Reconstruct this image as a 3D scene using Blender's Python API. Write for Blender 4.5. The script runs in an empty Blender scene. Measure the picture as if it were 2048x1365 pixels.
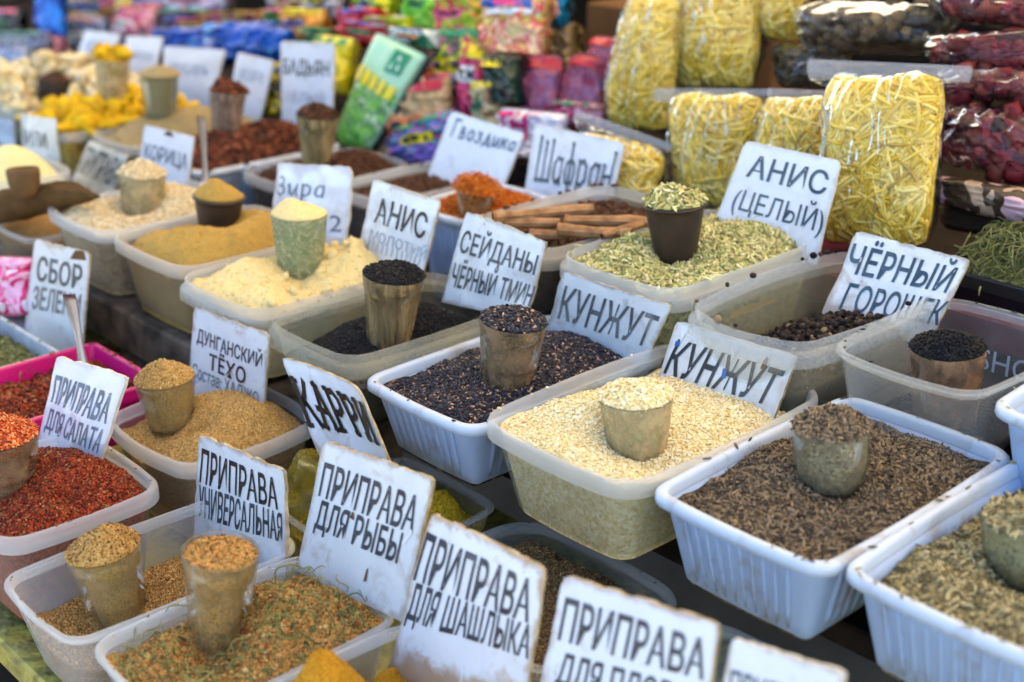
import bpy, math
import numpy as np
from mathutils import Matrix, Vector

sc = bpy.context.scene
COL = sc.collection

# ------------------------------------------------------------------ camera, light, exposure
F = 2750.0; CX, CY = 1024.0, 682.5; CAMZ = 1.55
PITCH = math.atan(1112 / F)
hd = np.array([math.cos(math.radians(47)), math.cos(math.radians(43)), 0.0]); hd /= np.linalg.norm(hd)
RT = np.array([hd[1], -hd[0], 0.0])
FW = hd * math.cos(PITCH) - np.array([0, 0, math.sin(PITCH)])
UP = hd * math.sin(PITCH) + np.array([0, 0, math.cos(PITCH)])
CAM = np.array([0.0, 0.0, CAMZ])
cd = bpy.data.cameras.new("camera"); camo = bpy.data.objects.new("camera", cd); COL.objects.link(camo)
M = Matrix.Identity(4)
for i in range(3):
    M[i][0], M[i][1], M[i][2], M[i][3] = RT[i], UP[i], -FW[i], CAM[i]
camo.matrix_world = M
cd.sensor_width = 36; cd.lens = F / 2048 * 36; cd.clip_start = 0.05; cd.clip_end = 500
cd.dof.use_dof = True; cd.dof.focus_distance = 1.41; cd.dof.aperture_fstop = 3.3; cd.dof.aperture_blades = 9
sc.camera = camo

SUN_EL, SUN_AZ = math.radians(55), (0.50, -0.866)     # towards the sun: beyond the unseen awning added for shade
w = bpy.data.worlds.new("World"); sc.world = w; w.use_nodes = True
nt = w.node_tree; nt.nodes.clear()
sky = nt.nodes.new("ShaderNodeTexSky"); sky.sky_type = 'NISHITA'; sky.sun_disc = False
sky.sun_elevation = SUN_EL; sky.sun_rotation = math.atan2(SUN_AZ[0], SUN_AZ[1])
bg = nt.nodes.new("ShaderNodeBackground"); bg.inputs[1].default_value = 0.145
wo = nt.nodes.new("ShaderNodeOutputWorld")
nt.links.new(sky.outputs[0], bg.inputs[0]); nt.links.new(bg.outputs[0], wo.inputs[0])
sd = bpy.data.lights.new("sun", 'SUN'); sd.energy = 4.3; sd.angle = math.radians(2); sd.color = (1.0, 0.90, 0.76)
so = bpy.data.objects.new("sun", sd); COL.objects.link(so)
tos = Vector((SUN_AZ[0] * math.cos(SUN_EL), SUN_AZ[1] * math.cos(SUN_EL), math.sin(SUN_EL)))
so.rotation_euler = tos.to_track_quat('Z', 'Y').to_euler(); so.location = (0, 0, 4)
sc.view_settings.view_transform = 'Standard'; sc.view_settings.look = 'None'
sc.view_settings.exposure = 1.95; sc.view_settings.gamma = 1.0
sc.render.engine = 'CYCLES'
cy = sc.cycles
cy.use_denoising = True; cy.max_bounces = 10; cy.transparent_max_bounces = 32; cy.diffuse_bounces = 4
cy.glossy_bounces = 3; cy.transmission_bounces = 4; cy.caustics_reflective = False; cy.caustics_refractive = False
cy.sample_clamp_indirect = 8

# ------------------------------------------------------------------ geometry helpers
def ray(px, py):
    return FW + RT * ((px - CX) / F) - UP * ((py - CY) / F)
def atd(px, py, d):
    return CAM + ray(px, py) * d
def atz(px, py, z):
    q = ray(px, py); return CAM + q * ((z - CAMZ) / q[2])
def atx(px, py, x0, z0=1.0, lean=0.0):
    """where the sight line meets the plane X = x0 + (z-z0)*lean"""
    q = ray(px, py); t = (x0 + (CAMZ - z0) * lean) / (q[0] - q[2] * lean); return CAM + q * t
def unit(v):
    v = np.asarray(v, float); return v / (np.linalg.norm(v) + 1e-12)

_tab = np.random.default_rng(5).random((256, 256))
def vnoise(x, y, seed=0):
    x = np.asarray(x, float) + seed * 17.13; y = np.asarray(y, float) + seed * 9.71
    xi = np.floor(x).astype(int); yi = np.floor(y).astype(int); fx = x - xi; fy = y - yi
    fx = fx * fx * (3 - 2 * fx); fy = fy * fy * (3 - 2 * fy)
    g = lambda a, b: _tab[a & 255, b & 255]
    return (g(xi, yi) * (1 - fx) + g(xi + 1, yi) * fx) * (1 - fy) + (g(xi, yi + 1) * (1 - fx) + g(xi + 1, yi + 1) * fx) * fy
def fbm(x, y, seed=0, o=4):
    s = 0; a = 0.5; f = 1.0
    for i in range(o):
        s = s + a * (vnoise(x * f, y * f, seed + i * 3) - 0.5); a *= 0.5; f *= 2.03
    return s

def build(name, V, faces, mats, midx=None, smooth=True, org=(0, 0, 0), parent=None, uv=None):
    V = np.asarray(V, float); org = np.asarray(org, float)
    me = bpy.data.meshes.new(name)
    me.vertices.add(len(V)); me.vertices.foreach_set('co', (V - org).astype(np.float32).ravel())
    faces = [np.asarray(f, int) for f in faces]
    li = np.concatenate([f.ravel() for f in faces])
    st = []; k = 0; mi = []
    for j, f in enumerate(faces):
        n, c = f.shape; st.append(k + np.arange(n) * c); k += n * c
        mi.append(np.full(n, 0 if midx is None else midx[j]))
    st = np.concatenate(st); mi = np.concatenate(mi)
    me.loops.add(len(li)); me.loops.foreach_set('vertex_index', li.astype(np.int32))
    me.polygons.add(len(st)); me.polygons.foreach_set('loop_start', st.astype(np.int32))
    me.polygons.foreach_set('material_index', mi.astype(np.int32))
    me.polygons.foreach_set('use_smooth', np.full(len(st), bool(smooth)))
    if uv is not None:
        l = me.uv_layers.new(name='UVMap'); l.data.foreach_set('uv', np.asarray(uv)[li].astype(np.float32).ravel())
    me.update(calc_edges=True); me.validate()
    for m in (mats if isinstance(mats, (list, tuple)) else [mats]): me.materials.append(m)
    o = bpy.data.objects.new(name, me); COL.objects.link(o)
    if parent is not None: o.parent = parent
    else: o.location = org
    return o
def tag(o, label, cat=None, group=None, kind=None):
    o['label'] = label
    if cat: o['category'] = cat
    if group: o['group'] = group
    if kind: o['kind'] = kind
    return o
def empty(name, loc):
    o = bpy.data.objects.new(name, None); o.location = loc; o.empty_display_size = 0.03; COL.objects.link(o); return o

class Acc:
    def __init__(s): s.V = []; s.F = []; s.n = 0
    def add(s, V, F):
        V = np.asarray(V, float)
        for f in F: s.F.append(np.asarray(f, int) + s.n)
        s.V.append(V); s.n += len(V); return s
    def get(s): return np.concatenate(s.V), s.F
def boxg(x0, x1, y0, y1, z0, z1):
    V = np.array([[x, y, z] for z in (z0, z1) for (x, y) in ((x0, y0), (x1, y0), (x1, y1), (x0, y1))], float)
    return V, [np.array([[3, 2, 1, 0], [4, 5, 6, 7], [0, 1, 5, 4], [1, 2, 6, 5], [2, 3, 7, 6], [3, 0, 4, 7]])]
def ringquads(n, k, closed=True):
    """quads between k+1 consecutive rings of n points"""
    i = np.arange(n if closed else n - 1); j = (i + 1) % n
    return np.concatenate([np.stack([a * n + i, a * n + j, (a + 1) * n + j, (a + 1) * n + i], 1) for a in range(k)])
def gridquads(nu, nv):
    a = np.arange(nu - 1)[:, None] * nv + np.arange(nv - 1)[None, :]; a = a.ravel()
    return np.stack([a, a + nv, a + nv + 1, a + 1], 1)
def tube(P, r, seg=6, flat=1.0):
    """tube along polyline P; r scalar or per point"""
    P = np.asarray(P, float); n = len(P); r = np.broadcast_to(r, n)
    T = np.gradient(P, axis=0); T /= np.linalg.norm(T, axis=1)[:, None] + 1e-12
    ref = np.array([0.31, 0.2, 0.93]); A = np.cross(T, ref); A /= np.linalg.norm(A, axis=1)[:, None] + 1e-9; B = np.cross(T, A)
    th = np.linspace(0, 2 * np.pi, seg, endpoint=False)
    V = P[:, None] + r[:, None, None] * (np.cos(th)[None, :, None] * A[:, None] + flat * np.sin(th)[None, :, None] * B[:, None])
    V = V.reshape(-1, 3); Fq = ringquads(seg, n - 1)
    V = np.concatenate([V, P[:1], P[-1:]]); i = np.arange(seg); j = (i + 1) % seg
    caps = np.concatenate([np.stack([np.full(seg, n * seg), j, i], 1), np.stack([np.full(seg, n * seg + 1), (n - 1) * seg + i, (n - 1) * seg + j], 1)])
    return V, [Fq, caps]

def rrect(hx, hy, r, nc=7, ne=9, bow=0.0):
    r = max(min(r, hx * 0.98, hy * 0.98), 1e-4); pts = []
    c = [(hx - r, hy - r, 0), (-hx + r, hy - r, 90), (-hx + r, -hy + r, 180), (hx - r, -hy + r, 270)]
    for k in range(4):
        x, y, a = c[k]
        for t in np.linspace(0, 90, nc):
            th = math.radians(a + t); pts.append((x + r * math.cos(th), y + r * math.sin(th)))
        x2, y2, a2 = c[(k + 1) % 4]; th = math.radians(a + 90); n = np.array([math.cos(th), math.sin(th)])
        p = np.array([x, y]) + r * n; q = np.array([x2, y2]) + r * n
        for t in np.linspace(0, 1, ne + 2)[1:-1]:
            pts.append(tuple(p + (q - p) * t + n * bow * (1 - (2 * t - 1) ** 2)))
    return np.array(pts)

# ------------------------------------------------------------------ materials
def lin(h):
    if not isinstance(h, str): return (*h, 1.0) if len(h) == 3 else h
    c = [int(h[i:i + 2], 16) / 255 for i in (0, 2, 4)]
    return (*[(x / 12.92 if x < 0.04045 else ((x + 0.055) / 1.055) ** 2.4) for x in c], 1.0)
def newmat(name):
    m = bpy.data.materials.new(name); m.use_nodes = True; nt = m.node_tree; nt.nodes.clear()
    o = nt.nodes.new('ShaderNodeOutputMaterial'); return m, nt, o
def nd(nt, t, **k):
    n = nt.nodes.new(t)
    for a, b in k.items(): setattr(n, a, b)
    return n
def ramp(nt, fac, cols, interp='LINEAR', pos=None):
    r = nd(nt, 'ShaderNodeValToRGB'); r.color_ramp.interpolation = interp; e = r.color_ramp.elements
    n = len(cols)
    while len(e) < n: e.new(0.5)
    for i, c in enumerate(cols):
        e[i].position = (i / max(n - 1, 1) if interp != 'CONSTANT' else i / n) if pos is None else pos[i]
    for i, c in enumerate(cols): e[i].color = lin(c)
    nt.links.new(fac, r.inputs[0]); return r.outputs[0]
def bsdf(nt, rough=0.5, spec=0.5, **k):
    b = nd(nt, 'ShaderNodeBsdfPrincipled'); b.inputs['Roughness'].default_value = rough; b.inputs['Specular IOR Level'].default_value = spec
    for a, v in k.items(): b.inputs[a.replace('_', ' ')].default_value = v
    return b
def noise(nt, scale, detail=4, co=None, rough=0.55, dist=0.0):
    n = nd(nt, 'ShaderNodeTexNoise'); n.inputs['Scale'].default_value = scale; n.inputs['Detail'].default_value = detail
    n.inputs['Roughness'].default_value = rough; n.inputs['Distortion'].default_value = dist
    if co is not None: nt.links.new(co, n.inputs['Vector'])
    return n.outputs[0]
def bump(nt, h, strength, dist, b):
    u = nd(nt, 'ShaderNodeBump'); u.inputs['Strength'].default_value = strength; u.inputs['Distance'].default_value = dist
    nt.links.new(h, u.inputs['Height']); nt.links.new(u.outputs[0], b.inputs['Normal'])
def objco(nt): return nd(nt, 'ShaderNodeTexCoord').outputs['Object']
def mixc(nt, fac, a, b):
    m = nd(nt, 'ShaderNodeMix', data_type='RGBA')
    for s, v in ((0, fac), (6, a), (7, b)):
        if hasattr(v, 'is_linked'): nt.links.new(v, m.inputs[s])
        else: m.inputs[s].default_value = v if s == 0 else lin(v)
    return m.outputs[2]

def plain(name, c, rough=0.5, spec=0.4, var=0.25, scale=30, bmp=0.0, c2=None):
    m, nt, o = newmat(name); b = bsdf(nt, rough, spec); co = objco(nt)
    n = noise(nt, scale, 5, co)
    L = lin(c); c2 = lin(c2) if c2 else tuple(x * (1 - var) for x in L[:3]) + (1,)
    nt.links.new(ramp(nt, n, [c2, L], pos=[0.35, 0.65]), b.inputs['Base Color'])
    if bmp: bump(nt, noise(nt, scale * 3, 5, co), bmp, 0.002, b)
    nt.links.new(b.outputs[0], o.inputs[0]); return m
def skin(name, cols, cell, bmp=0.7, rough=0.75):
    """granular surface of a heap: one colour per grain-sized cell"""
    m, nt, o = newmat(name); b = bsdf(nt, rough, 0.25); co = objco(nt)
    v = nd(nt, 'ShaderNodeTexVoronoi'); v.inputs['Scale'].default_value = 1 / cell
    n0 = nd(nt, 'ShaderNodeTexNoise'); n0.inputs['Scale'].default_value = 0.7 / cell; nt.links.new(co, n0.inputs['Vector'])
    ad = nd(nt, 'ShaderNodeVectorMath', operation='MULTIPLY_ADD'); nt.links.new(n0.outputs[1], ad.inputs[0]); ad.inputs[1].default_value = (cell * 1.2,) * 3; nt.links.new(co, ad.inputs[2])
    nt.links.new(ad.outputs[0], v.inputs['Vector'])
    s = nd(nt, 'ShaderNodeSeparateColor'); nt.links.new(v.outputs['Color'], s.inputs[0])
    c = ramp(nt, s.outputs[0], cols)
    nt.links.new(c, b.inputs['Base Color'])
    bump(nt, v.outputs['Distance'], -bmp if False else bmp, cell * 0.6, b)
    nt.links.new(b.outputs[0], o.inputs[0]); return m
def grain(name, cols, rough=0.5, spec=0.2, interp='LINEAR', pos=None):
    m, nt, o = newmat(name); b = bsdf(nt, rough, spec); g = nd(nt, 'ShaderNodeNewGeometry')
    nt.links.new(ramp(nt, g.outputs['Random Per Island'], cols, interp, pos), b.inputs['Base Color'])
    nt.links.new(b.outputs[0], o.inputs[0]); return m
def clear(name, opac, tint='e9ecee', rough=0.3, dirt=None, dirt_amt=0.5, trans=(0.93, 0.95, 0.96), dscale=9):
    """milky see-through plastic or dusty glass: a thin sheet"""
    m, nt, o = newmat(name); b = bsdf(nt, rough, 0.5); co = objco(nt)
    t = nd(nt, 'ShaderNodeBsdfTransparent'); t.inputs[0].default_value = (*trans, 1)
    tl = nd(nt, 'ShaderNodeBsdfTranslucent'); tl.inputs[0].default_value = lin(tint)
    base = nd(nt, 'ShaderNodeMixShader'); base.inputs[0].default_value = 0.35
    mx = nd(nt, 'ShaderNodeMixShader')
    n = noise(nt, dscale, 6, co, 0.62)
    if dirt:
        f = ramp(nt, n, [(0, 0, 0), (1, 1, 1)], pos=[0.42, 0.68])
        mm = nd(nt, 'ShaderNodeMath', operation='MULTIPLY'); nt.links.new(f, mm.inputs[0]); mm.inputs[1].default_value = dirt_amt
        c = mixc(nt, mm.outputs[0], tint, dirt); nt.links.new(c, b.inputs['Base Color'])
        a = nd(nt, 'ShaderNodeMath', operation='MULTIPLY_ADD'); nt.links.new(mm.outputs[0], a.inputs[0]); a.inputs[1].default_value = 0.34 * (1 - opac); a.inputs[2].default_value = opac
        fac = a.outputs[0]
    else:
        b.inputs['Base Color'].default_value = lin(tint)
        a = nd(nt, 'ShaderNodeMath', operation='MULTIPLY_ADD'); nt.links.new(n, a.inputs[0]); a.inputs[1].default_value = 0.12 * (1 - opac); a.inputs[2].default_value = opac * 0.8
        fac = a.outputs[0]
    lw = nd(nt, 'ShaderNodeLayerWeight'); lw.inputs[0].default_value = 0.25
    a2 = nd(nt, 'ShaderNodeMath', operation='MULTIPLY_ADD', use_clamp=True); nt.links.new(lw.outputs['Facing'], a2.inputs[0]); a2.inputs[1].default_value = 0.18; nt.links.new(fac, a2.inputs[2])
    nt.links.new(b.outputs[0], base.inputs[1]); nt.links.new(tl.outputs[0], base.inputs[2])
    nt.links.new(a2.outputs[0], mx.inputs[0]); nt.links.new(t.outputs[0], mx.inputs[1]); nt.links.new(base.outputs[0], mx.inputs[2])
    nt.links.new(mx.outputs[0], o.inputs[0]); return m
def glass(name, film='8a7a60', amt=0.35, tint=(0.93, 0.97, 0.95), dscale=60, streak=0):
    """thin glass with clear reflections and a dusty film in patches"""
    m, nt, o = newmat(name); co = objco(nt)
    if streak:
        mp = nd(nt, 'ShaderNodeMapping'); mp.inputs['Scale'].default_value = (1, 1, 0.08); nt.links.new(co, mp.inputs[0]); co = mp.outputs[0]
    t = nd(nt, 'ShaderNodeBsdfTransparent'); t.inputs[0].default_value = (*tint, 1)
    g = nd(nt, 'ShaderNodeBsdfGlossy'); g.inputs['Roughness'].default_value = 0.06; g.inputs[0].default_value = (0.9, 0.95, 1, 1)
    lw = nd(nt, 'ShaderNodeLayerWeight'); lw.inputs[0].default_value = 0.26
    pw = nd(nt, 'ShaderNodeMath', operation='MULTIPLY_ADD', use_clamp=True); nt.links.new(lw.outputs['Fresnel'], pw.inputs[0]); pw.inputs[1].default_value = 0.55; pw.inputs[2].default_value = 0.0
    m1 = nd(nt, 'ShaderNodeMixShader'); nt.links.new(pw.outputs[0], m1.inputs[0]); nt.links.new(t.outputs[0], m1.inputs[1]); nt.links.new(g.outputs[0], m1.inputs[2])
    d = bsdf(nt, 0.7, 0.2); d.inputs['Base Color'].default_value = lin(film)
    n = noise(nt, dscale, 6, co, 0.65)
    f = ramp(nt, n, [(amt * 0.35,) * 3, (min(1, amt * 1.6),) * 3], pos=[0.4, 0.62])
    m2 = nd(nt, 'ShaderNodeMixShader'); nt.links.new(f, m2.inputs[0]); nt.links.new(m1.outputs[0], m2.inputs[1]); nt.links.new(d.outputs[0], m2.inputs[2])
    nt.links.new(m2.outputs[0], o.inputs[0]); return m
def film(name, milk=0.05, refl=0.10, tint=(0.97, 0.97, 0.95), bscale=25):
    """clear crinkled bag film"""
    m, nt, o = newmat(name); co = objco(nt)
    t = nd(nt, 'ShaderNodeBsdfTransparent'); t.inputs[0].default_value = (*tint, 1)
    g = nd(nt, 'ShaderNodeBsdfGlossy'); g.inputs['Roughness'].default_value = 0.06; g.inputs[0].default_value = (0.78, 0.88, 1.0, 1)  # blue tint put into the reflections to cool the warm highlights
    d = nd(nt, 'ShaderNodeBsdfDiffuse'); d.inputs[0].default_value = (0.8, 0.82, 0.85, 1)
    lw = nd(nt, 'ShaderNodeLayerWeight'); lw.inputs[0].default_value = 0.13
    u = nd(nt, 'ShaderNodeBump'); u.inputs['Strength'].default_value = 0.6; u.inputs['Distance'].default_value = 0.004
    n = nd(nt, 'ShaderNodeTexNoise', noise_type='RIDGED_MULTIFRACTAL'); n.inputs['Scale'].default_value = bscale; n.inputs['Detail'].default_value = 2
    nt.links.new(co, n.inputs['Vector']); nt.links.new(n.outputs[0], u.inputs['Height'])
    nt.links.new(u.outputs[0], g.inputs['Normal']); nt.links.new(u.outputs[0], lw.inputs['Normal'])
    pw = nd(nt, 'ShaderNodeMath', operation='MULTIPLY_ADD', use_clamp=True); nt.links.new(lw.outputs['Fresnel'], pw.inputs[0]); pw.inputs[1].default_value = 0.8; pw.inputs[2].default_value = refl * 0.25
    m0 = nd(nt, 'ShaderNodeMixShader'); m0.inputs[0].default_value = milk; nt.links.new(t.outputs[0], m0.inputs[1]); nt.links.new(d.outputs[0], m0.inputs[2])
    m1 = nd(nt, 'ShaderNodeMixShader'); nt.links.new(pw.outputs[0], m1.inputs[0]); nt.links.new(m0.outputs[0], m1.inputs[1]); nt.links.new(g.outputs[0], m1.inputs[2])
    nt.links.new(m1.outputs[0], o.inputs[0]); return m
def pattern(name, cols, scale, rough=0.25, interp='CONSTANT', dist=1.0, stretch=(1, 1, 1), metal=0.0):
    """printed packaging: blotches of several inks"""
    m, nt, o = newmat(name); b = bsdf(nt, rough, 0.5); b.inputs['Metallic'].default_value = metal
    mp = nd(nt, 'ShaderNodeMapping'); mp.inputs['Scale'].default_value = stretch; nt.links.new(objco(nt), mp.inputs[0])
    n = noise(nt, scale, 3, mp.outputs[0], 0.6, dist)
    k = len(cols)
    nt.links.new(ramp(nt, n, cols, interp, pos=[0.0] + [0.34 + 0.34 * i / max(k - 1, 1) for i in range(k - 1)]), b.inputs['Base Color'])
    bump(nt, noise(nt, scale * 2, 3, mp.outputs[0]), 0.8, 0.02, b)
    nt.links.new(b.outputs[0], o.inputs[0]); return m
def card_mat(name, base='d2d7da', stain='8a6a3c', amount=0.5, bottom=0.0, rough=0.32, coat=0.35):
    """laminated paper, grubby in patches and along its edges"""
    m, nt, o = newmat(name); b = bsdf(nt, rough, 0.5, Coat_Weight=coat, Coat_Roughness=0.15); tc = nd(nt, 'ShaderNodeTexCoord')
    sx = nd(nt, 'ShaderNodeSeparateXYZ'); nt.links.new(tc.outputs['UV'], sx.inputs[0])
    def mth(op, a, b2=None, clamp=False):
        n = nd(nt, 'ShaderNodeMath', operation=op, use_clamp=clamp)
        for i, v in enumerate((a, b2)):
            if v is None: continue
            if hasattr(v, 'is_linked'): nt.links.new(v, n.inputs[i])
            else: n.inputs[i].default_value = v
        return n.outputs[0]
    u, v = sx.outputs[0], sx.outputs[1]
    du = mth('ABSOLUTE', mth('SUBTRACT', u, 0.5)); dv = mth('ABSOLUTE', mth('SUBTRACT', v, 0.5))
    edge = mth('MAXIMUM', du, dv)                                    # 0.5 at the rim of the card
    e = mth('MULTIPLY', mth('SUBTRACT', edge, 0.44, True), 4.0)
    co = tc.outputs['Object']
    n1 = noise(nt, 26, 6, co, 0.65, 0.6); n2 = noise(nt, 70, 5, co, 0.7)
    s = mth('ADD', n1, e)
    if bottom: s = mth('ADD', s, mth('MULTIPLY', mth('SUBTRACT', v, 0.72, True), bottom * 2.2))
    f = ramp(nt, s, [(0, 0, 0), (amount,) * 3], pos=[0.56, 0.74])
    c = mixc(nt, f, base, stain)
    f2 = ramp(nt, n2, [(0, 0, 0), (min(1, amount),) * 3], pos=[0.64, 0.72])
    c = mixc(nt, f2, c, '6d5a3e')
    c = mixc(nt, ramp(nt, noise(nt, 9, 3, co), [(0, 0, 0), (0.35,) * 3], pos=[0.4, 0.7]), c, 'c9d3de')
    nt.links.new(c, b.inputs['Base Color'])
    bump(nt, noise(nt, 14, 4, co, 0.5, 1.2), 0.35, 0.006, b)
    nt.links.new(b.outputs[0], o.inputs[0]); return m
def ink(name, c='23282f', fade='4a5058', scale=40):
    m, nt, o = newmat(name); b = bsdf(nt, 0.35, 0.4, Coat_Weight=0.3, Coat_Roughness=0.15); co = objco(nt)
    nt.links.new(mixc(nt, ramp(nt, noise(nt, scale, 5, co, 0.65), [(0, 0, 0), (1, 1, 1)], pos=[0.45, 0.7]), c, fade), b.inputs['Base Color'])
    nt.links.new(b.outputs[0], o.inputs[0]); return m

# ------------------------------------------------------------------ grains and scattering
def ell(seg=6, rings=3, tear=0.0, flat=1.0):
    V = [(-1, 0, 0)]
    for i in range(1, rings + 1):
        a = math.pi * i / (rings + 1); x = -math.cos(a); r = math.sin(a) * (1 - tear * x)
        for j in range(seg):
            t = 2 * math.pi * (j + 0.5 * (i % 2)) / seg; V.append((x, r * math.cos(t), r * math.sin(t)))
    V.append((1, 0, 0)); Fs = []
    for j in range(seg):
        k = (j + 1) % seg; Fs.append((0, 1 + k, 1 + j)); Fs.append((len(V) - 1, 1 + (rings - 1) * seg + j, 1 + (rings - 1) * seg + k))
        for i in range(rings - 1):
            a, b, c, d = 1 + i * seg + j, 1 + i * seg + k, 1 + (i + 1) * seg + k, 1 + (i + 1) * seg + j
            Fs.append((a, b, c)); Fs.append((a, c, d))
    return np.array(V, float), np.array(Fs)
def chip(seed=0):
    V, Fs = ell(5, 2); r = np.random.default_rng(seed); V = V * (0.75 + 0.5 * r.random((len(V), 1))); return V, Fs
def ball(seed=0):
    V, Fs = ell(10, 7); V = V / np.linalg.norm(V, axis=1)[:, None]
    f = 1 - 0.16 * np.abs(np.sin(V[:, 0] * 7 + seed) * np.cos(V[:, 1] * 8) + 0.6 * np.sin(V[:, 2] * 9)); return V * f[:, None], Fs
def strand(seed=0, curl=0.5, th=0.12, seg=4):
    t = np.linspace(-1, 1, 6); P = np.stack([t, curl * (t ** 2 - 0.4), 0.3 * np.sin(2.5 * t + seed)], 1)
    V, Fs = tube(P, th * (1 - 0.5 * t ** 4), seg); q = Fs[0]
    return V, np.concatenate([q[:, [0, 1, 2]], q[:, [0, 2, 3]], Fs[1]])
SES = ell(6, 3, 0.38); LONG = ell(6, 3); CHIP = [chip(i) for i in range(3)]; BALL = ball()
NIG = ell(4, 3, 0.25); LEAF = ell(5, 3)
def scatter(tmpl, pos, nrm, size, rng, tilt=0.35, jit=0.2):
    tv, tf = tmpl; n = len(pos)
    s = np.asarray(size, float)[None, :] * (1 + jit * rng.standard_normal((n, 1)).clip(-1.5, 2)) * (1 + 0.12 * rng.standard_normal((n, 3)).clip(-2, 2))
    z = nrm + tilt * rng.standard_normal((n, 3)); z /= np.linalg.norm(z, axis=1)[:, None]
    a = rng.standard_normal((n, 3)); x = a - (a * z).sum(1)[:, None] * z; x /= np.linalg.norm(x, axis=1)[:, None]; y = np.cross(z, x)
    L = tv[None] * s[:, None, :] * 0.5
    V = L[..., 0:1] * x[:, None] + L[..., 1:2] * y[:, None] + L[..., 2:3] * z[:, None] + pos[:, None]
    Fa = tf[None] + (np.arange(n) * len(tv))[:, None, None]
    return V.reshape(-1, 3), Fa.reshape(-1, tf.shape[1])

# ------------------------------------------------------------------ tubs and heaps
class Tub: pass
def tub_frame(x0, x1, y0, y1, zr, depth, r=0.028, taper=0.018, rot=0.0, bow=0.003):
    T = Tub(); T.c = np.array([(x0 + x1) / 2, (y0 + y1) / 2]); T.hx = (x1 - x0) / 2; T.hy = (y1 - y0) / 2
    T.zr = zr; T.depth = depth; T.r = r; T.taper = taper; T.rot = math.radians(rot); T.bow = bow
    ca, sa = math.cos(T.rot), math.sin(T.rot); T.R = np.array([[ca, -sa], [sa, ca]]); T.org = np.array([*T.c, zr - depth]); return T
def loops(T, prof, cap_in=True, cap_out=True):
    """prof: (inset, z below rim) loops swept round the tub"""
    R = []
    for ins, z in prof:
        p = rrect(T.hx - ins, T.hy - ins, max(T.r - ins * 0.6, 0.006), bow=T.bow * (1 - 0.5 * (-z) / T.depth)) @ T.R.T + T.c
        R.append(np.column_stack([p, np.full(len(p), T.zr + z)]))
    n = len(R[0]); V = np.concatenate(R); Fs = [ringquads(n, len(R) - 1)]
    for ok, k in ((cap_in, 0), (cap_out, len(R) - 1)):
        if ok:
            c = len(V); V = np.concatenate([V, R[k].mean(0)[None]]); i = np.arange(n) + k * n; j = (np.arange(n) + 1) % n + k * n
            Fs.append(np.stack([np.full(n, c), i, j], 1))
    return V, Fs
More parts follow.
